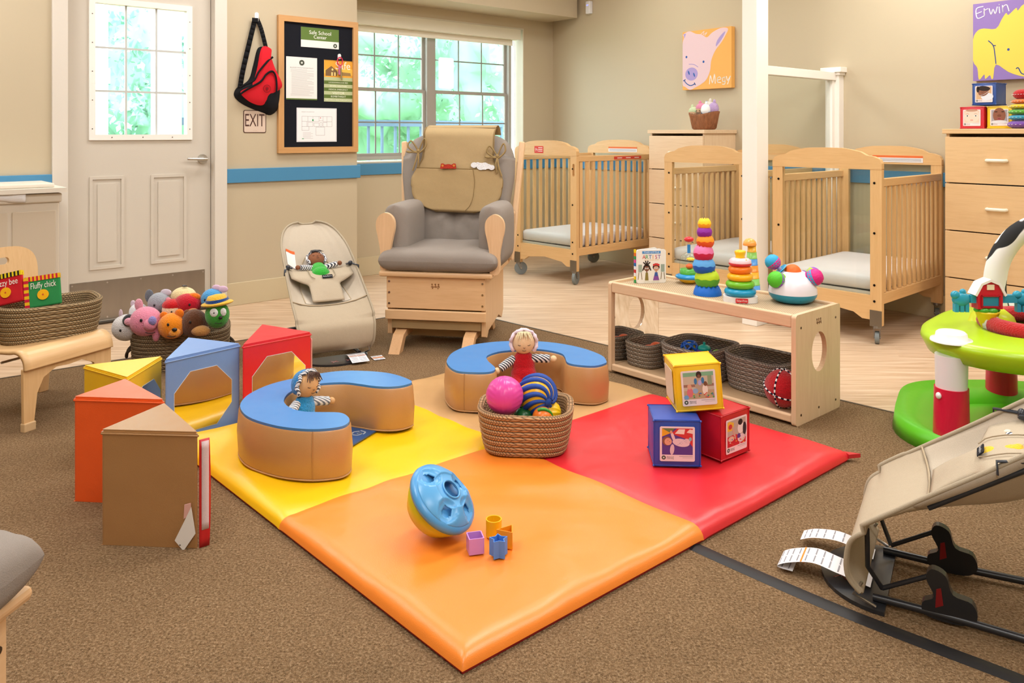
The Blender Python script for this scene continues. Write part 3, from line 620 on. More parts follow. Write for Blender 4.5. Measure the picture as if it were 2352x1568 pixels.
# ---- paintings on the right wall
def painting(name, px0, px1, py0, py1, label, draw, key, th=.045):
    t0, z1 = on(WR, px0, py0, th); t1, _ = on(WR, px1, py1, th); z0 = on(WR, px0, py1, th)[1]; w, h = (t1-t0)/2, (z1-z0)/2
    r = root(name, wp(WR, (t0+t1)/2, 0, (z0+z1)/2), wrot(WR), label, 'painting')
    b = B(key).at(UP); b.prism([(-w, -h), (w, -h), (w, h), (-w, h)], .002, th); b.obj('canvas', r, bev=.003)
    b = B(key).at(UP @ T(0, 0, th)); draw(b, w, h); b.obj('painted_face', r); return r
def norm(pts, x0, x1, y0, y1, w, h): return [V(((x-x0)/(x1-x0)*2*w-w, h-(y-y0)/(y1-y0)*2*h)) for x, y in pts]
def d_pig(b, w, h):
    N_ = lambda pts: [tuple(max(-w, min(w, p.x)) if 0 else p.x for p in [q])+(q.y,) for q in norm(pts, 50, 742, 90+30, 945, w, h)]
    def cl(pts): return [(max(-w, min(w, p[0])), max(-h, min(h, p[1]))) for p in pts]
    b.c('paint:#dfc3cb'); face = crom([V(p) for p in [(245, 165), (330, 185), (405, 232), (480, 175), (600, 128), (696, 148), (660, 235), (600, 330), (520, 430), (465, 560), (450, 690), (400, 810), (330, 870), (240, 915), (160, 945), (90, 900), (52, 860), (50, 600), (50, 300), (70, 200), (60, 155), (150, 120)]], 5)
    b.prism(cl(N_([tuple(p) for p in face])), 0, .0006)
    b.c('paint:#a897cf'); b.prism(cl(N_([tuple(p) for p in crom([V(p) for p in ((658, 180), (600, 225), (545, 300), (532, 370), (590, 310), (640, 235))], 4)])), .0006, .001); b.prism(N_([(65, 150), (102, 146), (78, 212)]), .0006, .001)
    b.prism(N_([tuple(p) for p in circle(92, 24, 182, 725)]), .0006, .001)
    b.c('paint:#2a5ba6')
    for (x, y, a, c_) in ((108, 479, 14, 17), (357, 566, 14, 17)): b.prism(N_(circle(a, 14, x, y, c_)), .001, .0014)
    for x, y in ((143, 705), (221, 738)): b.prism(N_([(x+11*math.cos(t)+9*math.sin(t), y+30*math.sin(t)) for t in [k*PI/6 for k in range(12)]][::-1]), .001, .0014)
    stroke(b, N_([(75, 805), (105, 850), (160, 885), (205, 878), (232, 862)]), w*.03, .001, .0014); stroke(b, N_([(62, 815), (92, 797)]), w*.03, .001, .0014); stroke(b, N_([(225, 850), (240, 880)]), w*.03, .001, .0014)
    b.c('paint:#a897cf'); stroke(b, N_([(145, 583), (215, 592), (277, 632)]), w*.022, .0006, .001)
    b.c('paint:#efd9d5'); stroke(b, N_([(320, 180), (365, 145), (352, 190), (405, 165), (375, 205)]), w*.02, .0004, .0009)
    b.c('paint:#f4efe8')
    for s_ in (((440, 880), (455, 765), (483, 868), (512, 750), (522, 875)), ((545, 835), (600, 820), (580, 790), (550, 815), (556, 860), (600, 868)), ((655, 800), (625, 810), (625, 855), (655, 850), (655, 795), (655, 885), (620, 893)), ((675, 790), (692, 845), (728, 790), (690, 895))): stroke(b, N_(s_), w*.028, .0004, .001)
painting('pig_painting', 1568, 1680, 74, 207, 'orange canvas of a smiling pink pig signed Megy above the fur basket', d_pig, 'paint:#e9ad5c')
def d_ele(b, w, h):
    K = 3.92
    def N_(pts): return [(max(-w, min(w, p.x)), max(-h, min(h, p.y))) for p in norm(pts, 1108, 1108+480*1.36, 40, 735, w, h)]
    b.c('paint:#e2cc54'); b.prism(N_([tuple(p) for p in crom([V(p) for p in ((1108, 360), (1150, 285), (1210, 268), (1325, 280), (1380, 200), (1420, 150), (1440, 170), (1510, 115), (1525, 140), (1580, 90), (1680, 120), (1790, 200), (1790, 700), (1640, 720), (1555, 712), (1440, 670), (1325, 598), (1300, 715), (1283, 722), (1268, 690), (1225, 722), (1215, 680), (1165, 727), (1150, 620), (1108, 550))], 3)]), 0, .0006)
    b.c('paint:#3b4e8e'); stroke(b, N_([(1255, 382), (1300, 428), (1315, 500), (1325, 590)]), w*.03, .0006, .001); stroke(b, N_([(1300, 428), (1322, 430)]), w*.03, .0006, .001); b.prism(N_(circle(12, 12, 1440, 473)), .0006, .001); b.prism(N_(circle(12, 12, 1600, 500)), .0006, .001)
    stroke(b, N_([(1510, 645), (1530, 640), (1560, 690), (1620, 705)]), w*.03, .0006, .001)
    b.c('paint:#e9e6ee')
    for s_ in (((1205, 70), (1140, 85), (1150, 170), (1215, 155)), ((1145, 128), (1190, 115)), ((1215, 90), (1218, 150), (1215, 110), (1250, 95)), ((1262, 95), (1280, 148), (1298, 105), (1320, 145), (1338, 88)), ((1355, 90), (1360, 145)), ((1355, 68), (1358, 72)), ((1385, 80), (1390, 140), (1390, 95), (1425, 80), (1445, 135))): stroke(b, N_(s_), w*.028, .0004, .001)
painting('elephant_painting', 2235, 2400, 10, 186, 'purple canvas of a yellow elephant signed Erwin above the stacked photo cubes', d_ele, 'paint:#8e74b4')
# ================================================================ furniture
CR = math.radians(-47.3)
PINE = 'woodz:#e3bb85'; PINX = 'woodx:#e3bb85'; PINY = 'woody:#e3bb85'
def make_crib(W_, L_, rail, label, red, whl=.05, orange=True, ptop=.985):
    r = root('crib', (0, 0, 0), CR, label, 'crib')
    for sy, y in ((-1, 0), (1, L_)):
        y0, y1 = (y-.0, y+.03) if sy < 0 else (y-.03, y)
        for sx in (-1, 1):
            xc = sx*(W_/2-.032)
            b = B(PINE).at(T(0, y1, 0) @ UP); ho = []
            if red: ho = [[(xc+p, z) for p, z in rrect(-.011, .011, .84, .94, .0105)]]
            b.prism([(xc-.032, .105), (xc+.032, .105), (xc+.032, ptop), (xc-.032, ptop)], 0, .03, holes=ho); b.obj('post', r, bev=.004)
            b = B('metal:#2a2a2c')
            yy = y0 if sy < 0 else y1
            for z in (.90, .62, .33, .24): b = B('metal:#2a2a2c'); b.cyl((xc-.008*sx, yy-.002*sy*-1, z), (xc-.008*sx, yy+.003*sy, z), .007, seg=10); b.obj('bolt', r)
            b = B('brushed:#8b857c'); b.box(xc-.033, xc+.033, min(yy, yy+.003*sy), max(yy, yy+.003*sy), .10, .19); b.obj('caster_plate', r)
            cs = B('metal:#8b8b8d'); ym = (y0+y1)/2
            cs.cyl((xc, ym, .105), (xc, ym, .09), .022); a = -.5 if sx < 0 else .35
            Mx = T(xc, ym, 0) @ Rr('Z', a); cs.at(Mx)
            for s_ in (-.016, .016): cs.at(Mx @ T(s_, 0, 0) @ Rr('Z', PI/2) @ UP); cs.prism([(-.018, .1), (.018, .1), (.028, whl), (.012, whl-.008)], -.0015, .0015)
            cs.obj('caster_fork', r)
            wl = B('soft:#7e8586').at(Mx @ T(0, .018, whl) @ Rr('Y', PI/2)); wl.lathe([(whl*.66, -.012), (whl, -.011), (whl, .011), (whl*.66, .012)], 24, False)
            wl.c('pl:#26282b'); wl.lathe([(.012, -.01), (whl*.66, -.009), (whl*.66, .009), (.012, .01)], 24, False); wl.c('metal:#aaaaaa'); wl.lathe([(.007, -.018), (.007, .018)], 10); wl.obj('caster_wheel', r)
        # arched top board
        hw = W_/2
        top = [(-hw, ptop), (-hw, ptop+.035), (-hw+.012, ptop+.058), (-hw+.045, ptop+.072), (-hw+.085, ptop+.078), (-hw+.12, ptop+.098), (-hw+.18, ptop+.111), (-.1, ptop+.118)]
        poly = top+[(0, ptop+.12)]+[(-x, z) for x, z in top[::-1]]
        b = B(PINX).at(T(0, y1+.002, 0) @ UP); b.prism(poly, 0, .034); b.obj('arched_rail', r, bev=.005)
        lo = [(-hw+.064, .27), (-hw+.064, .135), (-hw+.11, .135), (-hw+.16, .165), (0, .185), (hw-.16, .165), (hw-.11, .135), (hw-.064, .135), (hw-.064, .27)]
        b = B(PINX).at(T(0, y1-.002, 0) @ UP); b.prism(lo, 0, .026); b.obj('end_board', r, bev=.003)
        b = B('glass:').at(T(0, (y0+y1)/2, 0) @ UP); b.prism([(-hw+.064, .27), (hw-.064, .27), (hw-.064, ptop), (-hw+.064, ptop)], 0, .004); b.obj('acrylic_panel', r)
    if red:
        b = B('paper:#d8493f').at(T(-.06, 0, ptop+.045) @ UP); b.prism([(-.05, -.028), (.05, -.028), (.05, .028), (-.05, .028)], .003, .0045); b.c('paper:#f3e6e0')
        for k in range(3): b.prism([(-.005, .013-k*.014), (.042, .013-k*.014), (.042, .018-k*.014), (-.005, .018-k*.014)], .0045, .005)
        stroke(b, [V((-.035, .012)), V((-.03, -.002)), V((-.036, -.014))], .004, .0045, .005); stroke(b, [V((-.04, .002)), V((-.016, .002)), V((-.014, -.014))], .004, .0045, .005); b.obj('rescue_label', r, lab='red and white evacuation label')
    if orange:
        b = B('paper:#eceaea').at(T(.06, L_-.03, ptop+.035) @ UP); b.prism([(-.16, -.022), (.16, -.022), (.16, .022), (-.16, .022)], .003, .0045); b.c('paper:#e2713a'); b.prism([(-.16, .008), (.16, .008), (.16, .022), (-.16, .022)], .0045, .005)
        b.c('paper:#9a9aa2')
        for k in range(3): b.prism([(-.15, -.015+k*.007), (.15, -.015+k*.007), (.15, -.012+k*.007), (-.15, -.012+k*.007)], .0045, .005)
        b.obj('warning_label', r, lab='orange and white warning label')
    for sx in (-1, 1):
        xc = sx*(W_/2-.016)
        b = B(PINY); b.box(xc-.014, xc+.014, .03, L_-.03, rail-.045, rail); b.obj('top_rail', r, bev=.004)
        b = B(PINY); b.box(xc-.014, xc+.014, .03, L_-.03, .225, .285); b.obj('bottom_rail', r, bev=.003)
        n = 12; proto = None
        for k in range(n):
            y = .03+(L_-.06)*(k+.5)/n
            if proto is None: b = B(PINE); b.box(xc-.008, xc+.008, y-.016, y+.016, .285, rail-.045); proto = b.obj('slat', r, bev=.004); y00 = y
            else: c = proto.copy(); COL.objects.link(c); c.parent = r; c.location = (0, y-y00, 0)
        if red and sx > 0:
            b = B('paper:#cf4436'); b.box(xc+.0135, xc+.0155, .45, .80, rail-.036, rail-.012); b.c('paper:#f0dcd4')
            for k in range(3): b.box(xc+.0155, xc+.016, .49+k*.11, .55+k*.11, rail-.028, rail-.021)
            b.obj('rescue_label', r, lab='red and white evacuation strip')
    b = B('soft:#cfc8bc'); b.box(-W_/2+.034, W_/2-.034, .032, L_-.032, .262, .283); b.obj('mattress_base', r)
    return r
def make_mattress(W_, L_, label):
    o_ = B('spots:#dcd8da' if 0 else 'fab:#e6e1e2'); hw = W_/2-.035; y0, y1 = .036, L_-.036
    def fn(x, y, z): return V((x, y, z+.004*noise.noise(V((x*9, y*9, z*9)))))
    P_ = rrect(-hw, hw, y0, y1, .04)
    n = len(P_)
    prof = [(0.94, .286), (1, .30), (1.0, .345), (.995, .362), (.96, .372), (.8, .374), (.4, .375), (0.001, .375)]
    cy = (y0+y1)/2
    def f2(i, j):
        q = prof[int(round(j*(len(prof)-1)))]; p = P_[int(round(i*n)) % n]; return fn(p[0]*q[0], cy+(p[1]-cy)*q[0], q[1])
    o_.surf(f2, n, len(prof)-1); o = o_.obj('crib_mattress'); tag(o, label, 'mattress'); return o
def place_crib(px, py, W_, L_, rail, label, mlabel, red, whl, ptop, orange=True):
    c = G(px, py); r = make_crib(W_, L_, rail, label, red, whl, orange, ptop); M = Matrix.Rotation(CR, 4, 'Z'); r.location = c+M @ V((W_/2-.03, 0, 0))
    m = make_mattress(W_, L_, mlabel); m.location = r.location; m.rotation_euler = (0, 0, CR); return r
place_crib(1188, 630, .70, .94, 1.0, 'pine slatted crib by the window with a red label on its headboard', 'white fitted mattress in the crib with the red label', True, .053, 1.0)
place_crib(1534, 690, .66, .92, .93, 'pine slatted crib standing in front of the tall narrow dresser', 'white fitted mattress in the crib before the narrow dresser', False, .035, .975, False)
place_crib(1785, 748, .66, .92, .925, 'pine slatted crib right of the white post, with clear end panels', 'white fitted mattress in the crib right of the white post', False, .035, .975)
# ---- dressers
MAP = 'woodx:#e6c193'
def make_dresser(label, w, key='woodx:#e4c294'):
    r = root('dresser', (0, 0, 0), 0, label, 'dresser'); d = .385; h = 1.175; ky = key.replace('woodx', 'woodz')
    b = B(ky); b.box(-w/2, -w/2+.018, .004, d, 0, h); b.box(w/2-.018, w/2, .004, d, 0, h); b.box(-w/2+.018, w/2-.018, d-.012, d, 0, h); b.box(-w/2+.018, w/2-.018, .03, .05, 0, .06); b.obj('carcass', r, bev=.001)
    b = B(key); b.box(-w/2-.015, w/2+.015, -.018, d, h, h+.028); b.obj('top', r, bev=.003)
    zz = [.065, .341, .615, .89, 1.160]
    for k in range(4):
        b = B(key); b.box(-w/2+.002, w/2-.002, -.016, .003, zz[k]+.003, zz[k+1]-.004); dr = b.obj('drawer', r, bev=.0015); z = (zz[k]+zz[k+1])/2
        b = B('pl:#efe6d2'); b.tube([(-.05, -.018, z), (-.046, -.036, z), (-.035, -.04, z), (.035, -.04, z), (.046, -.036, z), (.05, -.018, z)], .0095, 10); b.obj('handle', dr)
    return r
def at_wall(px, py, gap, w):   # front right / left corner placements
    return None
DR = wrot(WR)
d1r = make_dresser('tall narrow maple dresser between two cribs under the pig painting', .545, 'woodx:#e9cfae'); d1r.location = (1.483, 6.07, 0); d1r.rotation_euler = (0, 0, DR); d1r.location = V((1.483, 6.07, 0))-V((vv.x, vv.y, 0))*.315
d2r = make_dresser('wide maple dresser at the right edge under the elephant painting', .56); P0 = V((2.541, 4.716, 0)); d2r.location = P0+V((vv.x, vv.y, 0))*.28; d2r.rotation_euler = (0, 0, DR)
# ---- glider chair
MP = 'woodx:#e2bd92'; GY = 'fab:#918880'
def make_glider(label):
    r = root('glider_chair', (0, 0, 0), 0, label, 'chair')
    b = B(MP); b.box(-.315, .315, -.02, .56, .397, .427); b.obj('seat_board', r, bev=.01)
    b = B(MP); b.box(-.275, .275, .0, .02, .225, .394); b.obj('front_panel', r, bev=.002)
    for sx in (-1, 1):
        for z in (.25, .31, .37): b = B('metal:#9a938a'); b.cyl((sx*.26, -.002, z), (sx*.26, .004, z), .006, seg=10); b.obj('screw', r)
    b = B('woodx:#8a5a32').at(T(0, -.001, .35) @ UP)
    for x in (-.018, 0, .018): b.prism(circle(.004, 8, x, .01), 0, .001); b.prism(seg2((x, .006), (x+.004, -.008), .003), 0, .001)
    b.prism(seg2((-.024, -.004), (.024, -.002), .003), 0, .001); b.prism(circle(.003, 8, -.015, -.012), 0, .001); b.prism(circle(.003, 8, .015, -.012), 0, .001); b.obj('emblem', r)
    b = B(MP); b.box(-.28, .28, -.012, .012, .165, .217); b.obj('lower_board', r, bev=.004)
    for x0, x1 in ((-.275, -.25), (.25, .275)):
        b = B('woodz:#e2bd92').at(T(0, 0, 0)); b.at(Matrix(((0, 0, 1, 0), (1, 0, 0, 0), (0, 1, 0, 0), (0, 0, 0, 1)))); b.prism([(.021, .394), (.55, .394), (.55, .12), (.5, .08), (.4, .12), (.1, .10), (.06, .07), (.021, .08), (.0215, .16)], x0, x1); b.obj('side_panel', r, bev=.003)
    b = B('fab:#a38a63'); b.box(-.248, .248, .008, .03, .115, .158); b.box(-.248, .248, .12, .13, .05, .2); b.obj('fabric_skirt', r)
    for sx, ang in ((-1, .0), (1, .0)):
        b = B('woodz:#dab083').at(T(sx*.195, 0, 0) @ Matrix(((0, 0, 1, 0), (1, 0, 0, 0), (0, 1, 0, 0), (0, 0, 0, 1)))); b.prism([(-.13, 0), (-.06, .0), (.0, .07), (.44, .07), (.5, 0), (.56, 0), (.5, .11), (.03, .11), (-.04, .09)], -.03, .03); b.obj('glide_leg', r, bev=.006)
    b = B('woodz:#dab083'); b.box(-.19, .19, .25, .3, .03, .07); b.obj('base_bar', r)
    for sx in (-1, 1):
        pd = [(-.026, .428), (.026, .428), (.027, .52), (.04, .60), (.052, .655), (.05, .70), (.03, .73), (0, .742), (-.03, .73), (-.05, .70), (-.052, .655), (-.04, .60), (-.027, .52)]
        xc = .02+sx*.305
        b = B('woodz:#e6c39b').at(T(xc, .035, 0) @ UP); b.prism([tuple(p) for p in crom([V(p) for p in pd], 4)], 0, .03); b.obj('arm_post', r, bev=.006)
        b = B('woody:#e6c39b'); b.box(xc-.03, xc+.03, .035, .52, .69, .715); b.obj('arm_rest', r, bev=.01)
        b = B(GY).at(T(xc-sx*.035, .27, .615) @ Rr('Z', PI/2)); pillow(b, .43, .34, .155, 18, 18, 6, fn=lambda P_, x, z, s_: V((P_.x, P_.y*(1+.12*math.sin(14*x)*abs(x)**5), P_.z))); b.obj('arm_cushion', r)
        b = B('woodz:#e6c39b'); Mx = T(sx*.325, .52, .42) @ Rr('Y', sx*.07) @ Rr('X', -.2); b.at(Mx); b.box(-.018, .018, -.022, .022, 0, .72); b.obj('back_post', r, bev=.008)
    b = B(GY).at(T(.012, .24, .485) @ Rr('X', PI/2))
    pillow(b, .67, .56, .13, 26, 24, 9, fn=lambda P_, x, z, s_: V((P_.x, P_.y*(1+.03*math.sin(9*x+3*z)), P_.z))); b.obj('seat_cushion', r)
    Mb = T(-.01, .56, .808) @ Rr('X', -.18)
    def bf(P_, x, z, s_):
        k = P_.copy(); w = .86+.14*max(0, min(1, (z+.6)/.9)); k.x *= w
        if z > .6: k.x *= 1-.10*((z-.6)/.4)**2; k.z -= .05*abs(x)**4
        if s_ < 0:
            d = math.hypot(x*1.1, (z+.22)*1.1); k.y += .05*math.exp(-(d/.16)**2); k.y += .012*math.exp(-(x/.05)**2)*(1 if z < -.22 else 0); k.y -= .010*math.cos(10*math.atan2(z+.22, x))*math.exp(-((d-.35)/.25)**2)
        return k
    b = B(GY).at(Mb); pillow(b, .70, .75, .17, 40, 40, 7, fn=bf); b.obj('back_cushion', r)
    b = B(GY).at(Mb @ T(0, -.045, -.083)); b.ell((0, 0, 0), (.021, .012, .021)); b.obj('button', r)
    return r
gl = make_glider('maple glider rocker with grey cushions and an apron over its back'); gl.location = (-.415, 4.36, 0); gl.rotation_euler = (0, 0, math.radians(-9.5))
# ottoman at the lower left, only its corner in view
Mg = Matrix.Rotation(math.radians(82), 4, 'Z')
r = root('ottoman', V((-.826, 1.394, 0))-Mg @ V((.315, -.02, 0)), math.radians(82), 'maple ottoman with grey cushion, its corner cutting into the lower left of the photo', 'ottoman')
b = B(MP); b.box(-.315, .315, -.02, .46, .375, .40); b.obj('top_board', r, bev=.01)
b = B(MP); b.box(-.275, .275, 0, .02, .09, .373); b.box(-.275, .275, .42, .44, .09, .373); b.box(-.275, -.253, .02, .42, .06, .373); b.box(.253, .275, .02, .42, .06, .373); b.obj('side_board', r, bev=.002)
for sx in (-1, 1):
    for z in (.12, .22, .32): b = B('metal:#6b655e'); b.cyl((sx*.255, -.003, z), (sx*.255, .004, z), .007, seg=10); b.obj('screw', r)
b = B('woodz:#dab083'); b.box(-.2, -.15, -.05, .5, 0, .06); b.box(.15, .2, -.05, .5, 0, .06); b.obj('base_leg', r, bev=.004)
b = B(GY).at(T(0, .20, .455) @ Rr('X', PI/2))
pillow(b, .64, .50, .13, 30, 26, 8, fn=lambda P_, x, z, s_: V((P_.x, P_.y*(1+.05*math.sin(9*x+3*z)+.06*math.sin(30*z)*abs(x)**8), P_.z))); b.obj('seat_cushion', r)
# apron over the chair back
ap = root('apron', gl.location, gl.rotation_euler.z, 'khaki pocket apron draped over the back of the glider chair', 'apron')
Mb = T(-.01, .56, .808) @ Rr('X', -.18)
def apy(x, z): return -.101-.006*math.sin(16*x)-.004*noise.noise(V((x*9, z*9, 0)))
def apf(off=0, x0=-.20, x1=.235, zt=.40, zb_=-.12):
    def f(i, j):
        s_ = j; z = zt+(zb_-zt)*s_
        hw = 1.0
        w0 = 1 if z > .2 else 1+.28*min(1, (.2-z)/.12)
        cx = (x0+x1)/2; ww = (x1-x0)/2*w0
        if s_ > .72: ww *= math.sqrt(max(0, 1-((s_-.72)/.30)**2.6))*.98+.0
        x = cx+ww*(2*i-1); y = apy(x, z)+off
        if z > .34: y += .05*((z-.34)/.06)**2
        return V((x, y, z-.004*math.sin(9*x)))
    return f
b = B('fab:#b29a72').at(Mb); b.surf(apf(), 30, 36)
b.surf(lambda i, j: V((-.20+.435*i, -.051+.18*j, .40+.03*math.sin(PI*j)-.06*max(0, j-.8))), 20, 10); b.surf(lambda i, j: V((-.20+.435*i, .128+.004*math.sin(i*9), .35-.2*j)), 12, 6)
b.obj('apron_cloth', ap, solid=.003, soff=0)
b = B('fab:#ad946b').at(Mb); b.surf(lambda i, j: apf(-.012)(i, .50+.49*j), 30, 20); b.obj('pocket', ap, solid=.003, soff=0)
b = B('fab:#8f7750').at(Mb)
E = [apf(-.013)(i/24, .50) for i in range(25)]; b.tube(E, .003, 6)
for sd_ in (0, 1): b.tube([apf(-.004)(sd_, k/30) for k in range(31)], .0035, 6)
b.tube([apf(-.015)(.70, .50+.48*k/14) for k in range(15)], .002, 5); b.obj('hem', ap)
b = B('fab:#9a8359').at(Mb)
for sx, x, z in ((-1, -.225, .245), (1, .262, .215)):
    b = B('fab:#9a8359').at(Mb); k = V((x, -.118, z)); b.ell(k, .012)
    for dx, dz in ((-.045, .06), (.035, .075), (-.05, -.01)): b.tube(crom([k, k+V((dx, -.01, dz)), k+V((dx*1.4, -.012, dz*.4)), k+V((dx*.3, -.006, -.01)), k], 5, False), .005, 6)
    b.tube(crom([k, k+V((.01*sx, -.01, -.06)), k+V((.03*sx, .0, -.12))], 5, False), .0055, 6); b.tube(crom([k, k+V((-.005*sx, -.01, -.05)), k+V((-.0*sx, .0, -.10))], 5, False), .0055, 6)
    b.obj('tie_bow', ap)
b = B('plush:#b5331f').at(Mb @ T(-.035, -.119, .138) @ UP); b.prism([(x, max(0, z)) for x, z in [(-.05, 0), (-.045, .03), (-.033, .032), (-.02, .024), (0, .028), (.02, .024), (.033, .032), (.045, .03), (.05, 0)]], 0, .004); b.c('plush:#d98b3a'); b.prism(circle(.007, 10, -.035, .018), .004, .005); b.prism(circle(.007, 10, .035, .018), .004, .005); b.obj('bear_patch', ap)
b = B('plush:#eeeef2').at(Mb @ T(.175, -.118, .135) @ UP)
for x, z, r_ in ((-.052, .026, .02), (-.03, .03, .016), (-.01, .018, .026), (.012, .02, .026), (.035, .018, .018), (.055, .012, .018)): b.prism(circle(r_, 14, x, z, r_*.85), 0, .004+x*.01+.001)
b.obj('dog_patch', ap)
# ================================================================ soft play pieces
MZ = .05
mF, mR_, mL = G(1062, 1560), G(617+1000, 1250), G(640, 1225)
mF.z = 0; A1 = (mR_-mF); A2 = (mL-mF)
r = root('folding_mat', mF, 0, 'large padded floor mat of yellow, orange, red and tan squares in the middle', 'mat')
def matz(a, b_):   # a,b in 0..2
    e = min(min(a, 2-a)*.87, min(b_, 2-b_)*.86); s_ = min(1, max(0, e)/.045)
    z = .016+.036*math.sqrt(max(0, 1-(1-s_)**2))
    for q in (a, b_): z -= .0035*math.exp(-((q-1)/.012)**2)
    w = noise.noise(V((a*2.2+b_*1.3, b_*3.1-a, 4)))*.006+.0022*math.sin(9*a+14*noise.noise(V((a*1.5, b_*1.5, 1))))
    w += .004*math.exp(-((e-.05)/.05)**2)*noise.noise(V((a*9, b_*9, 2)))
    return z+w*s_
def grid(n0=26): return
warp = [0, .004, .012, .024, .04, .06, .1]+[.1+.9*k/26 for k in range(1, 26)]+[.985, 1.0]
for (ia, ib, key) in ((0, 0, 'vi:#f58a2c'), (1, 0, 'vi:#dc2530'), (0, 1, 'vi:#f6c305'), (1, 1, 'vi:#c49b68')):
    wa_ = warp if ia == 0 else [2-x for x in warp[::-1]]; wb_ = warp if ib == 0 else [2-x for x in warp[::-1]]
    n = len(warp)-1
    b = B(key); b.surf(lambda i, j: A1*wa_[int(round(i*n))]+A2*wb_[int(round(j*n))]+V((0, 0, matz(wa_[int(round(i*n))], wb_[int(round(j*n))]))), n, n); b.obj('mat_section', r)
b = B('vi:#b01822'); q = .006
b.prism([tuple((A1*x+A2*y).xy) for x, y in ((q, q), (2-q, q), (2-q, 2-q), (q, 2-q))], .007, .018); b.obj('red_underside', r, bev=.004)
tabs = [tuple((A1*x+A2*y).xy) for x, y in ((1.985, -.004), (2.03, -.03), (2.004, .03))]
b = B('vi:#c3202b'); b.prism(tabs, .02, .034); b.obj('corner_tab', r)
# ---- horseshoe rings
def ring(P, zt, label, tx=0):
    pts = [G(x, y, zt) for x, y in P]; c = sum(pts, V((0, 0, 0)))/len(pts); c.z = 0
    C2 = crom([V((p-c).xy) for p in pts], 4); z0 = .056
    r = root('horseshoe_cushion', (c.x, c.y, 0), 0, label, 'cushion')
    n = len(C2); ar = sum(C2[i].x*C2[(i+1) % n].y-C2[(i+1) % n].x*C2[i].y for i in range(n)); sg = 1 if ar > 0 else -1
    def off(d):
        o = []
        for i in range(n):
            t = (C2[(i+1) % n]-C2[i-1]).normalized(); o.append(C2[i]-V((t.y, -t.x))*sg*d*-1 if 0 else C2[i]+V((t.y, -t.x))*sg*d)
        return o
    lv = [(0.0, z0), (.006, z0+.012), (.010, (z0+zt)/2), (.004, zt-.012), (0, zt-.006)]
    offs = [off(d) for d, z in lv]
    b = B('vi:#b98b58'); b.surf(lambda i, j: V((*offs[int(round(j*4))][int(round(i*n)) % n], lv[int(round(j*4))][1])), n, 4)
    b.prism([tuple(p) for p in C2], z0, z0+.002); b.obj('side_wall', r)
    b = B('vi:#3f83c6'); b.prism([tuple(p) for p in off(-.001)], zt-.012, zt+.002); b.obj('blue_top', r, bev=.006, seg=3)
    b = B('vi:#1e3d6e'); b.prism([tuple(p) for p in off(-.006)], z0-.004, z0+.003); b.obj('base', r)
    b = B('vi:#a97c4b'); i0 = tx; b.tube([V((*offs[k][i0], lv[k][1])) for k in range(5)], .0022, 6); b.obj('seam', r)
    b = B('vi:#b98b58'); b.tube([V((*p, z0+.004)) for p in off(.004)], .003, 6, True); b.obj('piping', r)
    return r
P1 = [(946,876),(909,861),(863,854),(791,852),(730,859),(682,868),(621,883),(573,905),(552,927),(556,946),(580,963),(636,979),(694,986),(742,986),(786,980),(803,968),(798,956),(779,948),(730,947),(694,945),(667,937),(653,924),(657,910),(674,897),(706,887),(742,881),(791,879),(827,883),(863,888),(900,889),(931,885)]
P2 = [(1026,827),(1041,809),(1078,794),(1121,787),(1164,784),(1229,784),(1284,789),(1338,800),(1381,816),(1393,829),(1390,835),(1366,841),(1327,839),(1303,833),(1297,820),(1288,812),(1258,805),(1219,802),(1175,805),(1143,809),(1119,818),(1121,829),(1132,839),(1138,846),(1132,853),(1110,856),(1067,855),(1045,851),(1030,840)]
ring(P1, .222, 'blue-topped tan horseshoe cushion on the yellow square, holding the doll in blue', 50)
ring(P2, .215, 'blue-topped tan horseshoe cushion on the tan square, holding the doll in red', 104)
# blue flap under the first ring
p = [G(x, y, .055) for x, y in ((790, 975), (868, 988), (802, 1028), (780, 1030))]; c = p[0]
b = B('vi:#1f4e86'); b.prism([tuple((q-c).xy) for q in p], 0, .005); b.c('paper:#d8dee6'); Mt = T(*(G(821, 994, .0605)-c).xy, .0052) @ Rr('Z', .5); b.at(Mt)
stroke(b, [V((.012, .018)), V((-.008, .02)), V((-.02, .0)), V((-.006, -.016)), V((.012, -.01)), V((.01, .002)), V((0, .0))], .006, 0, .0006); stroke(b, [V((-.02, .0)), V((-.034, .012))], .006, 0, .0006); stroke(b, [V((.02, .02)), V((.03, .0)), V((.018, -.016))], .005, 0, .0006)
o = b.obj('blue_flap'); o.location = (c.x, c.y, .0535); tag(o, 'dark blue vinyl flap with white scroll mark between the arms of the near horseshoe', 'flap')
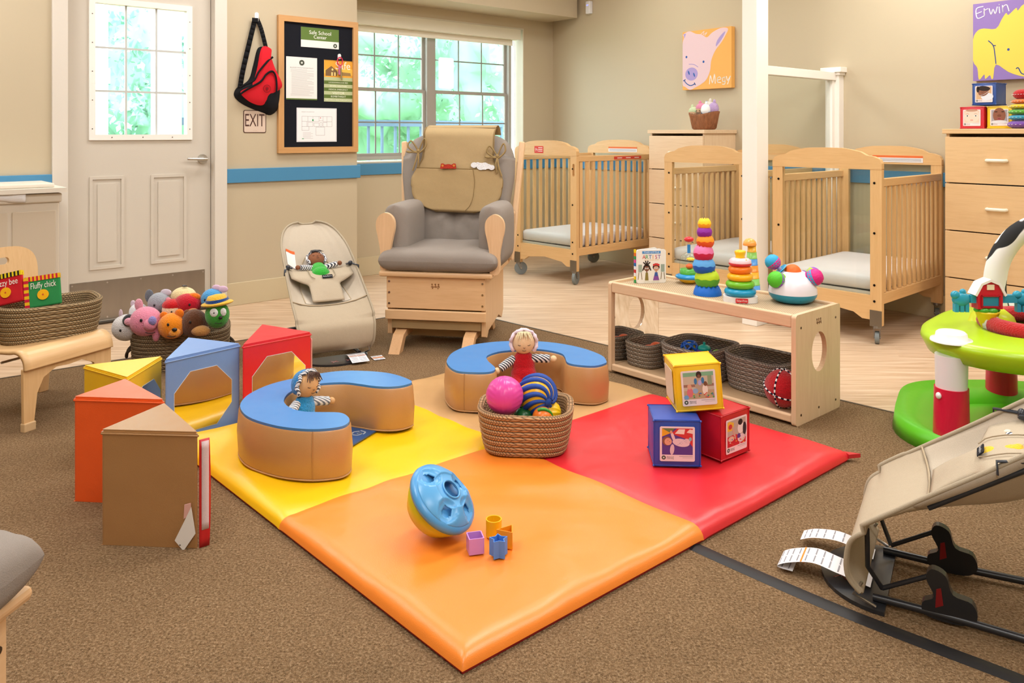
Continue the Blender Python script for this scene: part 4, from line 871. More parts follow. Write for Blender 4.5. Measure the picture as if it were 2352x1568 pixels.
# ---- wedge blocks
def wedge(tri, zt, key, label, mface=None, mlen=None, z0=.0065, extra=None):
    c = sum(tri, V((0, 0, 0)))/3; c.z = 0; P_ = [tuple((t-c).xy) for t in tri]
    r = root('wedge_block', (c.x, c.y, z0), 0, label, 'block')
    ar = (P_[1][0]-P_[0][0])*(P_[2][1]-P_[0][1])-(P_[2][0]-P_[0][0])*(P_[1][1]-P_[0][1])
    b = B(key); b.prism(P_, 0, zt-z0-.006)
    ctr = V((sum(p[0] for p in P_)/3, sum(p[1] for p in P_)/3))
    b.obj('foam_body', r, bev=.010, seg=3)
    b = B(key); b.prism([tuple(ctr+(V(p)-ctr)*.97) for p in P_], zt-z0-.014, zt-z0-.0); b.obj('top_panel', r, bev=.006, seg=3)
    for k in range(3):
        a, q = V(P_[k]), V(P_[(k+1) % 3]); b = B(key); b.tube([(*a*.985, zt-z0-.012), (*q*.985, zt-z0-.012)], .0035, 6); b.obj('piping', r)
    if mface:
        a, q = V(P_[mface[0]]), V(P_[mface[1]]); d = q-a; L_ = d.length; nrm = V((d.y, -d.x)).normalized()
        if nrm.dot(ctr-a) > 0: nrm = -nrm
        d.normalize(); M = Matrix(((d.x, 0, nrm.x, a.x), (d.y, 0, nrm.y, a.y), (0, 1, 0, 0), (0, 0, 0, 1)))
        if M.determinant() < 0: pass
        x0, x1, y0, y1 = mlen; x0 *= L_; x1 *= L_; k = (x1-x0)*.27
        oc = [(x0+k, y0), (x1-k, y0), (x1, y0+k*1.1), (x1, y1-k*1.1), (x1-k, y1), (x0+k, y1), (x0, y1-k*1.1), (x0, y0+k*1.1)]
        b = B('mirror:').at(M); b.prism(oc, 0, .0012); b.obj('mirror_panel', r, lab='octagonal mirror panel')
        ce = V(((x0+x1)/2, (y0+y1)/2)); oo = [tuple(ce+(V(p)-ce)*1.015) for p in oc]
        b = B('soft:#c9d0d8').at(M); b.prism(oo, 0, .0009); b.obj('mirror_edge', r)
    return r, c, P_
TN = 'vi:#a57a4c'
def tri(*p, z=.335): return [G(x, y, z) for x, y in p]
wt, ct, Pt = wedge(tri((231, 986), (456, 992), (378, 924)), .335, TN, 'tan vinyl wedge block nearest the camera, with a white care tag')
wedge(tri((168, 914), (378, 921), (288, 872)), .34, 'vi:#ee5a1a', 'plain orange vinyl wedge block behind the tan wedge')
yt = tri((191, 838), (292, 866), (373, 817), z=.31)
wedge(yt, .31, 'vi:#f0bf08', 'yellow vinyl wedge block with a mirror face left of the blue wedge', (1, 2), (.22, .93, .06, .235))
wedge(tri((378, 826), (553, 788), (432, 774)), .335, 'vi:#6f93cb', 'pale blue vinyl wedge block with an octagonal mirror', (0, 1), (.12, .87, .035, .262))
rt, crr, Pr_ = wedge(tri((556, 792), (716, 762), (602, 744)), .335, 'vi:#d81e2a', 'red vinyl wedge block with a mirror face and pink hook strip', (0, 1), (.14, .9, .035, .262))
# pink strip on red wedge
b = B('fab:#e4a9a2'); e = G(716, 762, .335)-crr; a = G(602, 744, .335)-crr; d = (a-e); d.z = 0; d.normalize(); nn = V((-d.y, d.x, 0)); nn = nn if nn.dot(e) > 0 else -nn
b.at(Matrix(((d.x, 0, nn.x, e.x), (d.y, 0, nn.y, e.y), (0, 1, 0, 0), (0, 0, 0, 1)))); b.prism(rrect(.0, .05, .01, .30, .006), 0, .003); b.obj('hook_strip', rt, lab='pale pink hook-and-loop strip')
e = G(456, 992, .335)-ct; a = G(378, 924, .335)-ct; d = (a-e); d.z = 0; d.normalize(); nn = V((-d.y, d.x, 0)); nn = nn if nn.dot(e) > 0 else -nn
M = Matrix(((d.x, 0, nn.x, e.x), (d.y, 0, nn.y, e.y), (0, 1, 0, 0), (0, 0, 0, 1)))
b = B('vi:#c4141e').at(T(e.x, e.y, 0)); b.surf(lambda i, j: nn*(.002+.032*i*(1-.4*(j-.5)**2*4*.3))+V((0, 0, .001+.305*j)), 3, 12); b.obj('red_flap', wt, solid=.003, soff=0)
b = B('fab:#d9c3c6').at(T(e.x, e.y, 0)); side = V((-nn.y, nn.x, 0)); side = side if side.y < 0 else -side
b.surf(lambda i, j: nn*(.008+.02*i)+side*.0035+V((0, 0, .05+.25*j)), 2, 12); b.obj('hook_strip', wt, solid=.002, lab='pale hook-and-loop strip')
tg = [G(x, y, 0) for x, y in ((400, 1225), (430, 1262))]
b = B('paper:#e3e0dd'); f0 = G(231, 1250)-ct; f1 = G(456, 1253)-ct; fd = (f1-f0); fd.z = 0; fd.normalize(); fn_ = V((fd.y, -fd.x, 0)); fn_ = fn_ if fn_.y < 0 else -fn_
o_ = e-fd*.02; b.at(Matrix(((fd.x, 0, fn_.x, o_.x), (fd.y, 0, fn_.y, o_.y), (0, 1, 0, 0), (0, 0, 0, 1))))
b.prism([(-.045, .025), (-.02, -.004), (.014, .045), (.002, .12), (-.015, .085)], .006, .0075); b.c('paper:#d8a8a0'); b.prism([(-.02, .085), (.0, .1), (.0, .13), (-.018, .125)], .003, .006); b.c('paper:#55504c'); b.prism([(-.03, .01), (-.027, .012), (-.029, .015), (-.032, .013)], .0075, .008); b.obj('care_tag', wt, lab='white care tag')
# ---- photo labels
def photo(b, M, w, h, kind, z=0):
    b.at(M); b.c('pl:#e9d9dc'); b.prism(rrect(-w, w, -h, h, w*.09), z, z+.0008)
    x0, x1, y0, y1 = -w*.88, w*.88, -h*.62, h*.9; z1 = z+.0008
    def R_(a, c, d, e, k, dz=.0002): b.c('paper:'+k); b.prism([(x0+(x1-x0)*a, y0+(y1-y0)*d), (x0+(x1-x0)*c, y0+(y1-y0)*d), (x0+(x1-x0)*c, y0+(y1-y0)*e), (x0+(x1-x0)*a, y0+(y1-y0)*e)], z1, z1+dz)
    def E_(cx, cy, rx, ry, k, dz=.0005, a=0):
        b.c('paper:'+k); X = x0+(x1-x0)*cx; Y = y0+(y1-y0)*cy; rx *= (x1-x0); ry *= (y1-y0)
        b.prism([(X+rx*math.cos(t)*math.cos(a)-ry*math.sin(t)*math.sin(a), Y+rx*math.cos(t)*math.sin(a)+ry*math.sin(t)*math.cos(a)) for t in [k_*PI/9 for k_ in range(18)]], z1, z1+dz)
    def P_(pts, k, dz=.0004): b.c('paper:'+k); b.prism([(x0+(x1-x0)*p, y0+(y1-y0)*q) for p, q in pts], z1, z1+dz)
    if kind == 'lay':
        R_(0, 1, 0, 1, '#5b3f8a'); P_([(0, .68), (.28, .82), (0, 1)], '#e0a52a'); P_([(0, 1), (.28, .82), (.42, 1)], '#6f7d4c', .0005); P_([(.3, .8), (.5, 1), (1, 1), (1, .3), (.8, .6)], '#c93a3a'); P_([(.42, .8), (.55, .97), (.75, .97), (.72, .78)], '#ead9cf', .0006); P_([(.8, .85), (.9, .97), (1, .95), (1, .8)], '#e8d2c4', .0006)
        E_(.62, .46, .28, .15, '#dfc7cf', .0008, -.15); E_(.36, .68, .05, .2, '#dfc7cf', .0009, .35); E_(.33, .2, .07, .2, '#d9bfc8', .0009, -.1); E_(.3, .86, .04, .06, '#d69a80', .0011, .3); E_(.82, .52, .1, .09, '#dcc0c8', .0010, -.5); E_(.92, .6, .05, .07, '#93b3bd', .0011)
        E_(.16, .52, .15, .17, '#8a5a44', .0010); E_(.20, .5, .12, .14, '#d99f84', .0012); E_(.19, .55, .012, .01, '#5a3a2a', .0014); E_(.25, .5, .012, .01, '#5a3a2a', .0014)
        rnd = random.Random(2)
        for k in range(16): E_(.4+.4*rnd.random(), .38+.18*rnd.random(), .008, .008, '#8d93b8', .0013)
    elif kind == 'group':
        R_(0, 1, 0, 1, '#c5b49e'); R_(0, 1, .85, 1, '#7fae8b', .0003); R_(0, 1, .45, .55, '#9b6f5c', .0003); R_(.8, .94, .5, .85, '#8f9b79', .0004); R_(0, 1, 0, .32, '#b99c7c', .0003)
        E_(.52, .55, .15, .28, '#b29b86', .0005); E_(.40, .66, .05, .12, '#3e78a8', .0007); E_(.64, .68, .05, .12, '#3e78a8', .0007); E_(.52, .9, .09, .13, '#3a2a25', .0007); E_(.52, .84, .05, .07, '#7b5240', .0008); E_(.54, .6, .06, .1, '#b5a7d2', .0009)
        E_(.2, .25, .1, .18, '#d5707a', .0008); E_(.19, .47, .07, .1, '#d9a084', .0009); E_(.7, .33, .09, .2, '#ead9cd', .0008); E_(.72, .55, .06, .09, '#7a5038', .0009); E_(.07, .08, .08, .08, '#6f9fcc', .0009); E_(.38, .3, .09, .1, '#8fa9c9', .0007)
        rnd = random.Random(5)
        for k in range(26): E_(.3+.68*rnd.random(), .03+.2*rnd.random(), .025, .02, rnd.choice(['#d8503a', '#3f9b57', '#e2b43a', '#3f6fb5', '#d98a3a', '#c9b296']), .0010+k*.00001)
    elif kind == 'toys':
        R_(0, 1, 0, 1, '#b8a79a'); P_([(0, 0), (1, 0), (1, .2), (.4, .45), (0, .4)], '#c02b35'); P_([(0, .62), (.3, .62), (.35, .9), (.1, 1), (0, .95)], '#e4b53c'); E_(.15, .78, .1, .1, '#c93a3a', .0006); E_(.7, .85, .12, .12, '#2c2120', .0006); E_(.72, .62, .17, .22, '#e4dcd8', .0005); E_(.93, .55, .1, .25, '#2a2a33', .0006); E_(.35, .5, .05, .3, '#c9a090', .0006, .4)
        E_(.75, .22, .2, .16, '#d9c5cc', .0007); E_(.2, .3, .16, .1, '#d9b5a5', .0007); E_(.62, .33, .1, .09, '#5b3a8a', .0008)
        rnd = random.Random(9)
        for k in range(16): E_(.1+.8*rnd.random(), .03+.35*rnd.random(), .03, .02, rnd.choice(['#d8503a', '#e2b43a', '#3f6fb5', '#e7ddd8']), .0009+k*.00001)
    elif kind == 'sleep':
        R_(0, 1, 0, 1, '#cfa983'); E_(.72, .2, .4, .3, '#d9dde6', .0004); E_(.48, .6, .36, .34, '#8a5a44', .0006, .5); E_(.5, .86, .42, .2, '#2c201e', .0007, -.1); E_(.12, .8, .1, .25, '#2c201e', .0007); b.c('paper:#3a221b'); stroke(b, [V((-w*.3, h*.3)), V((-w*.15, h*.2)), V((0, h*.3))], w*.03, z1+.0007, z1+.001); stroke(b, [V((-w*.2, 0)), V((0, -h*.12))], w*.05, z1+.0007, z1+.001); b.c('paper:#f1f1f4'); stroke(b, [V((-w*.5, -h*.2)), V((w*.1, 0)), V((w*.6, h*.35))], w*.03, z1+.0008, z1+.0012)
    elif kind == 'baby':
        R_(0, 1, 0, 1, '#e3c2b2'); E_(.5, .55, .5, .55, '#ecccbd', .0003); E_(.5, 1.0, .4, .1, '#b98f78', .0004)
        for x in (.22, .76): E_(x, .56, .11, .06, '#f4ece8', .0006); E_(x, .56, .05, .055, '#3a4450', .0008); b.c('paper:#b08a76'); X = x0+(x1-x0)*x; stroke(b, [V((X-w*.18, h*.45)), V((X, h*.52)), V((X+w*.18, h*.45))], w*.04, z1+.0004, z1+.0007)
        E_(.5, .22, .1, .06, '#d9a595', .0006); E_(.45, .2, .02, .02, '#a5685a', .0008); E_(.55, .2, .02, .02, '#a5685a', .0008)
    else:
        R_(0, 1, 0, 1, '#9f9ba0'); E_(.5, .58, .40, .6, '#8a5843', .0004); E_(.5, .05, .5, .14, '#d4d5da', .0006)
        for x in (.3, .72): E_(x, .86, .1, .035, '#2c1c18', .0007); b.c('paper:#2c1c18'); X = x0+(x1-x0)*x
        E_(.5, .55, .13, .1, '#75452f', .0006); E_(.5, .3, .15, .09, '#9c4b4b', .0007); E_(.5, .3, .10, .02, '#4a1f20', .0009)
    logo(b, -w*.78, -h*.79, w*.12, z1); b.c('paper:#4a4648'); b.text('Balanced', w*.38, None, -w*.40, -h*.745, z1+.0003); b.text('Learning', w*.38, None, -w*.40, -h*.84, z1+.0003)
    b.c('paper:#a29ca2'); b.prism([(w*.1, -h*.72), (w*.88, -h*.72), (w*.88, -h*.69), (w*.1, -h*.69)], z1, z1+.0003); b.prism([(w*.3, -h*.80), (w*.88, -h*.80), (w*.88, -h*.785), (w*.3, -h*.785)], z1, z1+.0003)
def cube(loc, rz, s_, key, label, kind, kw='', tilt=None, grp=None):
    r = root('photo_cube', loc, rz, label, 'cube', grp)
    if tilt: r.rotation_euler = (tilt[0], tilt[1], rz)
    h = s_/2
    b = B(key); n = 8
    def face(M):
        b.at(M)
        b.surf(lambda i, j: V(((i*2-1)*h, (j*2-1)*h, h-.002+.005*(1-(i*2-1)**2)**.5*(1-(j*2-1)**2)**.5+.0015*noise.noise(V((i*4, j*4, loc[0]*5))))), n, n)
    for M in (Matrix.Identity(4), Rr('X', PI/2), Rr('X', -PI/2), Rr('Y', PI/2), Rr('Y', -PI/2), Rr('X', PI)): face(T(0, 0, h) @ M)
    b.obj('cube_cover', r)
    for z in (0, 1):
        b = B(key); c_ = [(-h, -h), (h, -h), (h, h), (-h, h)]; b.tube([(x*.985, y*.985, .004+z*(s_-.008)) for x, y in c_], .0022, 6, True)
        for x, y in c_: b.ell((x*1.0, y*1.0, .004+z*(s_-.008)), (.004, .004, .004), nu=8, nv=6)
        b.obj('seam', r)
    for x, y in ((-h, -h), (h, -h)): b = B(key); b.tube([(x*.985, y*.985, .004), (x*.985, y*.985, s_-.004)], .002, 6); b.obj('seam', r)
    b = B(); photo(b, T(0, -h+.002, h) @ UP, s_*.37, s_*.37, kind, .0058); b.obj('photo_label', r)
    if kind not in ('group',): return r
    b = B('pl:#ddd2b8').at(T(-h+.002, 0, h) @ Rr('Z', -PI/2) @ UP); b.prism(rrect(-s_*.36, s_*.36, -s_*.36, s_*.36, .008), .005, .0068); b.obj('side_window', r)
    return r
S_ = .158
pB = G(1558, 1074, MZ)
def mz(p): return V((p.x, p.y, .053))
cube(mz(pB)+V((0, S_/2, 0)), -.05, S_, 'vi:#1d47a8', 'blue photo cube on the red mat square showing a baby lying on its back', 'lay')
pR = G(1652, 1047, MZ); cube(mz(pR)+V((.005, .05, 0)), math.radians(38), S_, 'vi:#c21324', 'red photo cube on the red mat square with a photo of play', 'toys')
cube(V((pB.x+.088, pB.y+.145, .053+S_+.006)), .02, .162, 'vi:#f2c416', 'yellow photo cube balanced on the blue and red cubes, with a group photo', 'group', tilt=(-.03, -.07))
# cubes on the dresser
ztop = 1.204
def ondr(px, D=None, y=.15): # position on wide dresser top at depth y behind its front
    M = Matrix.Rotation(DR, 4, 'Z'); o = d2r.location; dx = M @ V((1, 0, 0)); base = o+M @ V((0, y, 0)); a = (px-CX)/F
    t = (a*base.y-base.x)/(dx.x-a*dx.y); p = base+dx*t; return V((p.x, p.y, ztop))
cube(ondr(2243, y=.17), DR+.02, .128, 'vi:#c8142a', 'red photo cube on the wide dresser showing a pale baby face', 'baby')
cube(ondr(2306, y=.19), DR+.02, .128, 'vi:#f0c818', 'yellow photo cube on the wide dresser, partly behind the fabric ring stack', 'face')
p = ondr(2272, y=.18); p.z += .136; cube(p, DR-.03, .128, 'vi:#1d4a98', 'blue photo cube on top of the pair of cubes on the dresser', 'sleep')
r = root('fabric_ring_stack', ondr(2349, y=.10), 0, 'plush rainbow ring stacker on the dresser at the right edge', 'toy'); z = .0
for k, (rr_, hh, c_) in enumerate(((.075, .046, '#7a4fa8'), (.070, .032, '#3aa3c8'), (.072, .03, '#5cae35'), (.066, .03, '#e8c31e'), (.056, .026, '#e8742a'), (.048, .052, '#b8141e'))):
    b = B('plush:'+c_).at(T(0, 0, z+hh/2)); b.ell((0, 0, 0), (rr_, rr_, hh/2*1.15)); b.obj('ring' if k < 5 else 'top_ball', r)
    b = B('fab:#efefef').at(T(0, 0, z+hh*.5));
    for q in range(22): a = q*2*PI/22; b.box(rr_*math.cos(a)-.003, rr_*math.cos(a)+.003, rr_*math.sin(a)-.003, rr_*math.sin(a)+.003, -.001, .001)
    b.obj('stitching', r); z += hh
# ================================================================ baskets
def basket(name, loc, rz, w, d, h, label, key='braid:#8b7862', flare=.08, coil=.019, cat='basket', cr=.35, handles=False):
    r = root(name, loc, rz, label, cat)
    n = 64; nc = int(h/coil)
    def pt(a, k, out):
        # superellipse
        ca, sa = math.cos(a), math.sin(a); e = .55
        x = math.copysign(abs(ca)**e, ca); y = math.copysign(abs(sa)**e, sa); s_ = 1-flare*(1-k)
        return V((x*w/2*s_, y*d/2*s_, 0)), V((math.copysign(abs(ca)**(2-e), ca)/w, math.copysign(abs(sa)**(2-e), sa)/d, 0)).normalized()
    prof = []
    for c_ in range(nc):
        for q in range(6):
            a = -PI/2+PI*(q+.5)/6; prof.append((coil*.40*math.cos(a), (c_+.5+.5*math.sin(a)*.98)*coil))
    top = nc*coil; inn = [(-.004, top+.002), (-.012, top), (-.016, top-.006)]+[(-.016-.002*(i % 2), top-.008-(top-.02)*i/14) for i in range(15)]
    prof = [(-.012, .001)]+prof+inn
    sag = lambda a, z: 1-.0*z
    us = [0]
    L_ = 2*(w+d)*.85
    b = B(key)
    def fn(i, j):
        o_, z = prof[int(round(j*(len(prof)-1)))]; a = i*2*PI; k = min(1, max(0, z/h)); k = k**.6
        p, nn = pt(a, k, o_); zz = z*(1+.03*math.sin(2*a+1)*k); return p+nn*o_+V((0, 0, zz))
    cum = [0]
    for j in range(1, len(prof)): cum.append(cum[-1]+math.hypot(prof[j][0]-prof[j-1][0], prof[j][1]-prof[j-1][1]))
    b.surf(fn, n, len(prof)-1, uvf=lambda i, j: (i*L_, prof[int(round(j*(len(prof)-1)))][1]))
    b.obj('woven_body', r)
    b = B(key.split(':')[0]+':'+key.split(':')[1]); 
    b2 = B('weave:#7a6650'); b2.prism([tuple((pt(k*2*PI/40, .3, 0)[0]*.96).xy) for k in range(40)], .003, .012); b2.obj('basket_floor', r)
    if handles:
        for sx in (-1, 1):
            b = B('braid:#7a6852'); b.tube(crom([V((sx*(w/2-.01), -.04, h*.6)), V((sx*(w/2+.02), -.035, h*.45)), V((sx*(w/2+.025), 0, h*.3)), V((sx*(w/2+.02), .035, h*.45)), V((sx*(w/2-.01), .04, h*.6))], 5, False), .007, 8); b.obj('rope_handle', r)
    return r
# ball basket on the mat
pb = G(1216, 1052, .053); BW = .335
bb = basket('ball_basket', (pb.x-.01, pb.y+.11, .056), math.radians(-4), BW, .27, .165, 'tan braided basket of textured balls at the meeting point of the mat squares', 'braid:#b08c68', .2)
def ball(loc, r_, key, label, fn=None, extra=None, name='textured_ball'):
    r = root(name, loc, 0, label, 'ball'); b = B(key); b.ell((0, 0, 0), r_, nu=64, nv=48, fn=fn); b.obj('ball_body', r)
    if extra: extra(r, r_)
    return r
def pinkfn(d):
    a = math.atan2(d.y, d.x); s_ = math.floor((a+PI)/(PI/3)) % 2; w = math.sin(26*(d.z+.15*math.sin(3*a))) if s_ == 0 else math.sin(24*a+4*d.z); return 1+.016*max(0, w)**.7
bl = bb.location
def bz(px, py, D): return V(((px-CX)/F*D, D, EYE-(py-HY)*D/F))
ball(bz(1159, 908, pb.y+.065), .066, 'pl:#d8459f', 'pink rubber ball with raised line pattern at the left of the basket', pinkfn)
def stripes(r, r_):
    pass
ax = V((.55, -.75, -.15)).normalized()
def swfn(d):
    e1 = ax.orthogonal().normalized(); e2 = ax.cross(e1); a = math.atan2(d.dot(e2), d.dot(e1)); return 1+(.03 if math.sin(9*a+1.2*d.dot(ax)*3) > 0 or abs(d.dot(ax)) > .93 else 0)
r = root('swirl_ball', bz(1233, 906, pb.y+.13), 0, 'blue ball with yellow swirl grooves at the right of the basket', 'ball')
b = B('pl:#f0b71c'); b.ell((0, 0, 0), .068, nu=48, nv=32); b.obj('yellow_core', r)
b = B('soft:#1f48a0'); e1 = ax.orthogonal().normalized(); e2 = ax.cross(e1)
for k in range(10):
    pts = []
    for q in range(19):
        th = .25+2.64*q/18; ph = k*2*PI/10+1.1*math.sin(th-PI/2); d = ax*math.cos(th)+(e1*math.cos(ph)+e2*math.sin(ph))*math.sin(th); pts.append(d*.067)
    b.tube(pts, [.004+.0065*math.sin(.25+2.64*q/18) for q in range(19)], 8)
b.ell(ax*.052, .022); b.ell(-ax*.052, .022); b.obj('blue_ribs', r)
ball(bz(1262, 948, pb.y+.12), .042, 'pl:#f2c61c', 'small yellow ribbed ball low in the ball basket', lambda d: 1+.05*max(0, math.sin(14*math.atan2(d.y, d.z))))
ball(bz(1246, 958, pb.y+.055), .036, 'pl:#ef7c26', 'small orange ball low in the ball basket', extra=lambda r, r_: (lambda b: (b.tube([(r_*.9*math.cos(t), -r_*.5*math.sin(t), r_*.98*math.sin(t)) for t in [k*.3 for k in range(-2, 8)]], .006, 6), b.obj('green_leaf', r)))(B('pl:#3f9b3a')))
ball(bz(1203, 956, pb.y+.10), .036, 'pl:#1f6b38', 'dark green ball low between the pink and blue balls')
# ================================================================ shape sorter
r = root('shape_sorter', G(1018, 1236, .053)+V((-.003, .018, 0)), 0, 'round blue and yellow shape sorter tipped on its side on the orange square', 'toy')
# disc axis points towards camera-right and up
nrm = V((.61, -.26, .75)).normalized(); yup = V((0, 0, 1)); e1 = V((.62, .78, -.0)); e1 = (e1-nrm*e1.dot(nrm)).normalized(); e2 = nrm.cross(e1)
Ms = Matrix(((e1.x, e2.x, nrm.x, 0), (e1.y, e2.y, nrm.y, 0), (e1.z, e2.z, nrm.z, .103), (0, 0, 0, 1)))
RD = .097; top = lambda q: .05*(1-(q/RD)**2)
# blue lid with holes built as rings around openings
holes = [(.0, .0, .043), (.062, .012, .026), (-.035, .058, .026), (-.048, -.045, .024), (.03, -.062, .025)]
b = B('pl:#5aa5dd').at(Ms)
def lidz(x, y): return .012+.042*(1-min(1, (x*x+y*y)/(RD*RD)))**.8
NN = 90; vs = []; fs = []; idx = {}
def inh(x, y): return any((x-a)**2+(y-c)**2 < (rr_*.62)**2 for a, c, rr_ in holes)
for j in range(NN//2+1):
    for i in range(NN):
        q = RD*j/(NN//2); a = 2*PI*i/NN; x, y = q*math.cos(a), q*math.sin(a); z = lidz(x, y)
        for (hx, hy, hr) in holes:
            dd = math.hypot(x-hx, y-hy)
            if dd < hr*1.25: z -= .014*(1-(dd/(hr*1.25))**2)**.5
        vs.append((x, y, z))
for j in range(NN//2):
    for i in range(NN):
        a = j*NN+i; c_ = j*NN+(i+1) % NN; m = V(vs[a])+V(vs[c_+NN]); m /= 2
        if not inh(m.x, m.y): fs.append((a, a+NN, c_+NN, c_))
b.add(vs, fs, True); b.obj('blue_lid', r, solid=.003, soff=-1)
b = B('pl:#4f9ad6').at(Ms); b.lathe([(RD-.004, -.012), (RD+.008, -.010), (RD+.010, 0), (RD+.006, .010), (RD-.003, .014)], 56); b.obj('rim', r)
b = B('pl:#5aa5dd').at(Ms)
for k, (hx, hy, hr) in enumerate(holes[:1]): z = lidz(hx, hy)-.0125; b.tube([(hx+hr*.64*math.cos(t), hy+hr*.64*math.sin(t), z) for t in [q*PI/12 for q in range(24)]], .003, 6, True)
b.obj('hole_rim', r)
b = B('pl:#c8bf1f').at(Ms); b.lathe([(RD-.006, -.008), (RD*.93, -.035), (RD*.74, -.068), (RD*.45, -.088), (.0, -.094)], 40); b.obj('yellow_bowl', r, solid=.002)
def shape_piece(px, py, poly, h, key, label, rz=0, name='sorter_shape'):
    o = B(key); ins = [tuple(V(p)*.86) for p in poly]; o.prism(poly, 0, h, holes=[ins]); o.prism(ins, 0, .003); q = o.obj(name, bev=.0008); p = G(px, py, .053); q.location = (p.x, p.y+.012, .0535); q.rotation_euler = (0, 0, rz); tag(q, label, 'toy block', None); return q
shape_piece(1091, 1270, rrect(-.021, .021, -.021, .021, .003), .042, 'pl:#c98fd6', 'hollow lilac square shape block beside the sorter', .25)
shape_piece(1134, 1234, circle(.0225, 28), .046, 'pl:#f0b915', 'hollow yellow cylinder shape block behind the others')
shape_piece(1162, 1258, [(-.026, -.004), (.018, -.022), (.018, .024)], .046, 'pl:#f49c1c', 'hollow orange triangular shape block', .0)
shape_piece(1145, 1281, star(.026, .0145), .046, 'pl:#4f8ce0', 'hollow blue star shape block at the front', .1)
# ================================================================ toy shelf
sh0 = G(1397, 857); sh1 = G(1828, 985); sd_ = (sh1-sh0); SL = sd_.length; sd_.normalize(); sa = math.atan2(sd_.y, sd_.x)
r = root('toy_shelf', (sh0.x, sh0.y, .006), sa, 'low maple toy shelf with round end cut-outs, toys on its top', 'shelf'); SHL = r; SD = .368; SHH = .445
MPZ = 'woodz:#e2c4a2'
YZ = Matrix(((0, 0, 1, 0), (1, 0, 0, 0), (0, 1, 0, 0), (0, 0, 0, 1)))
for x0 in (0, SL-.02):
    b = B(MPZ).at(T(x0, 0, 0) @ YZ); b.prism(rrect(0, SD, 0, SHH, .015), 0, .02, holes=[circle(.062, 36, SD/2+.005, .27, .082)]); e_ = b.obj('end_panel', r, bev=.003)
    for y, z in ((.04, .04), (SD-.04, .04), (.04, SHH-.055), (SD-.04, SHH-.055), (SD/2, .04)): b = B('metal:#6a5c50'); b.cyl((x0-.001 if x0 == 0 else x0+.019, y, z), (x0+.001 if x0 == 0 else x0+.0212, y, z), .005, seg=10); b.obj('screw', r)
b = B('woodx:#6b4526').at(T(SL, SD/2, .395) @ YZ)
for x in (-.015, 0, .015): b.prism(circle(.004, 8, x, .01), 0, .001); b.prism(seg2((x, .006), (x+.004, -.01), .0035), 0, .001)
b.prism(seg2((-.02, -.004), (.02, -.004), .003), 0, .001); b.obj('emblem', r)
b = B('woodx:#e2c4a2')
b.box(.02, SL-.02, 0, .025, SHH-.052, SHH); b.box(.02, SL-.02, SD-.025, SD, SHH-.052, SHH); b.obj('edge_rail', r, bev=.006, seg=3)
b = B('weave:#b8a284'); b.box(.02, SL-.02, .025, SD-.025, SHH-.03, SHH-.012); b.obj('top_panel', r)
b = B('woodx:#c9ab88'); b.box(.02, SL-.02, .012, SD, .02, .038); b.obj('bottom_board', r); b = B('woodx:#e2c4a2'); b.box(.02, SL-.02, 0, .02, .012, .045); b.obj('front_lip', r, bev=.006)
b = B('mirror:').at(T(.0205, 0, 0) @ YZ); b.prism([(.024, .04), (SD-.005, .04), (SD-.005, SHH-.055), (.024, SHH-.055)], 0, .002, holes=[circle(.062, 36, SD/2+.005, .27, .082)]); b.obj('mirror_lining', r, lab='mirror lining the left end panel')
SM = T(sh0.x, sh0.y, .006) @ Rr('Z', sa)
def son(x, y, z=SHH-.011): return SM @ V((x, y, z))
def sinv(px, py, z=0.0):
    p = G(px, py, z+.006); q = SM.inverted() @ p; return q
ZB = .045
q = sinv(1468, 855, .04); basket('storage_basket', son(.125, .175, .04), sa, .185, .23, .125, 'small grey-brown braided basket at the left end of the shelf', 'braid:#8f8273', .12)
basket('storage_basket', son(.405, .19, .04), sa+.02, .30, .30, .16, 'deep grey-brown braided basket of rattles in the middle of the shelf', 'braid:#93877c', .14)
basket('storage_basket', son(.715, .235, .04), sa-.02, .32, .24, .165, 'largest grey-brown braided basket, at the right end of the shelf, empty', 'braid:#90857b', .14)
# contents
r = root('orange_toy', son(.13, .17, .054), 0, 'orange soft toy lying inside the small basket', 'toy'); b = B('plush:#e0602a'); b.ell((0, 0, .035), (.065, .06, .04)); b.ell((.03, .03, .06), (.03, .03, .022)); b.obj('toy_body', r)
def lattice(r_, key, r, nm):
    b = B(key)
    for k in range(6):
        A = Rr('Z', k*PI/6*2) @ Rr('X', .9); b.tube([(A @ V((r_*math.cos(t), r_*math.sin(t), 0))) for t in [q*PI/9 for q in range(18)]], .005, 6, True)
    b.obj(nm, r)
r = root('lattice_ball', son(.345, .19, .15), 0, 'blue open-lattice ball with a yellow loop inside the middle basket', 'toy'); lattice(.04, 'pl:#1f5cc0', r, 'lattice'); b = B('pl:#e8d21e'); b.tube([(.025*math.cos(t), .01, .025*math.sin(t)) for t in [q*PI/9 for q in range(18)]], .004, 6, True); b.obj('inner_loop', r)
r = root('rattle', son(.42, .20, .12), 0, 'purple and teal rattle in the middle basket', 'toy'); b = B('pl:#5a3a94'); b.ell((0, 0, .02), (.04, .035, .03)); b.obj('purple_cap', r); b = B('pl:#1fa39a'); b.ell((0, 0, .045), (.03, .03, .018)); b.cyl((0, 0, .05), (0, 0, .075), .006); b.obj('teal_knob', r)
r = root('rattle', son(.50, .18, .13), .5, 'green round rattle with a white hoop in the middle basket', 'toy'); b = B('pl:#6cbf2c'); b.ell((.015, .01, .01), (.034, .03, .034)); b.obj('green_shell', r); b = B('pl:#e4eef0'); b.tube([(.036*math.cos(t)-.02, -.012, .036*math.sin(t)+.008) for t in [q*PI/10 for q in range(20)]], .005, 6, True); b.obj('hoop', r)
r = root('red_ball', son(SL-.100, .078, .040+.077), .3, 'red plush ball with dotted black and white piping by the right end panel', 'ball')
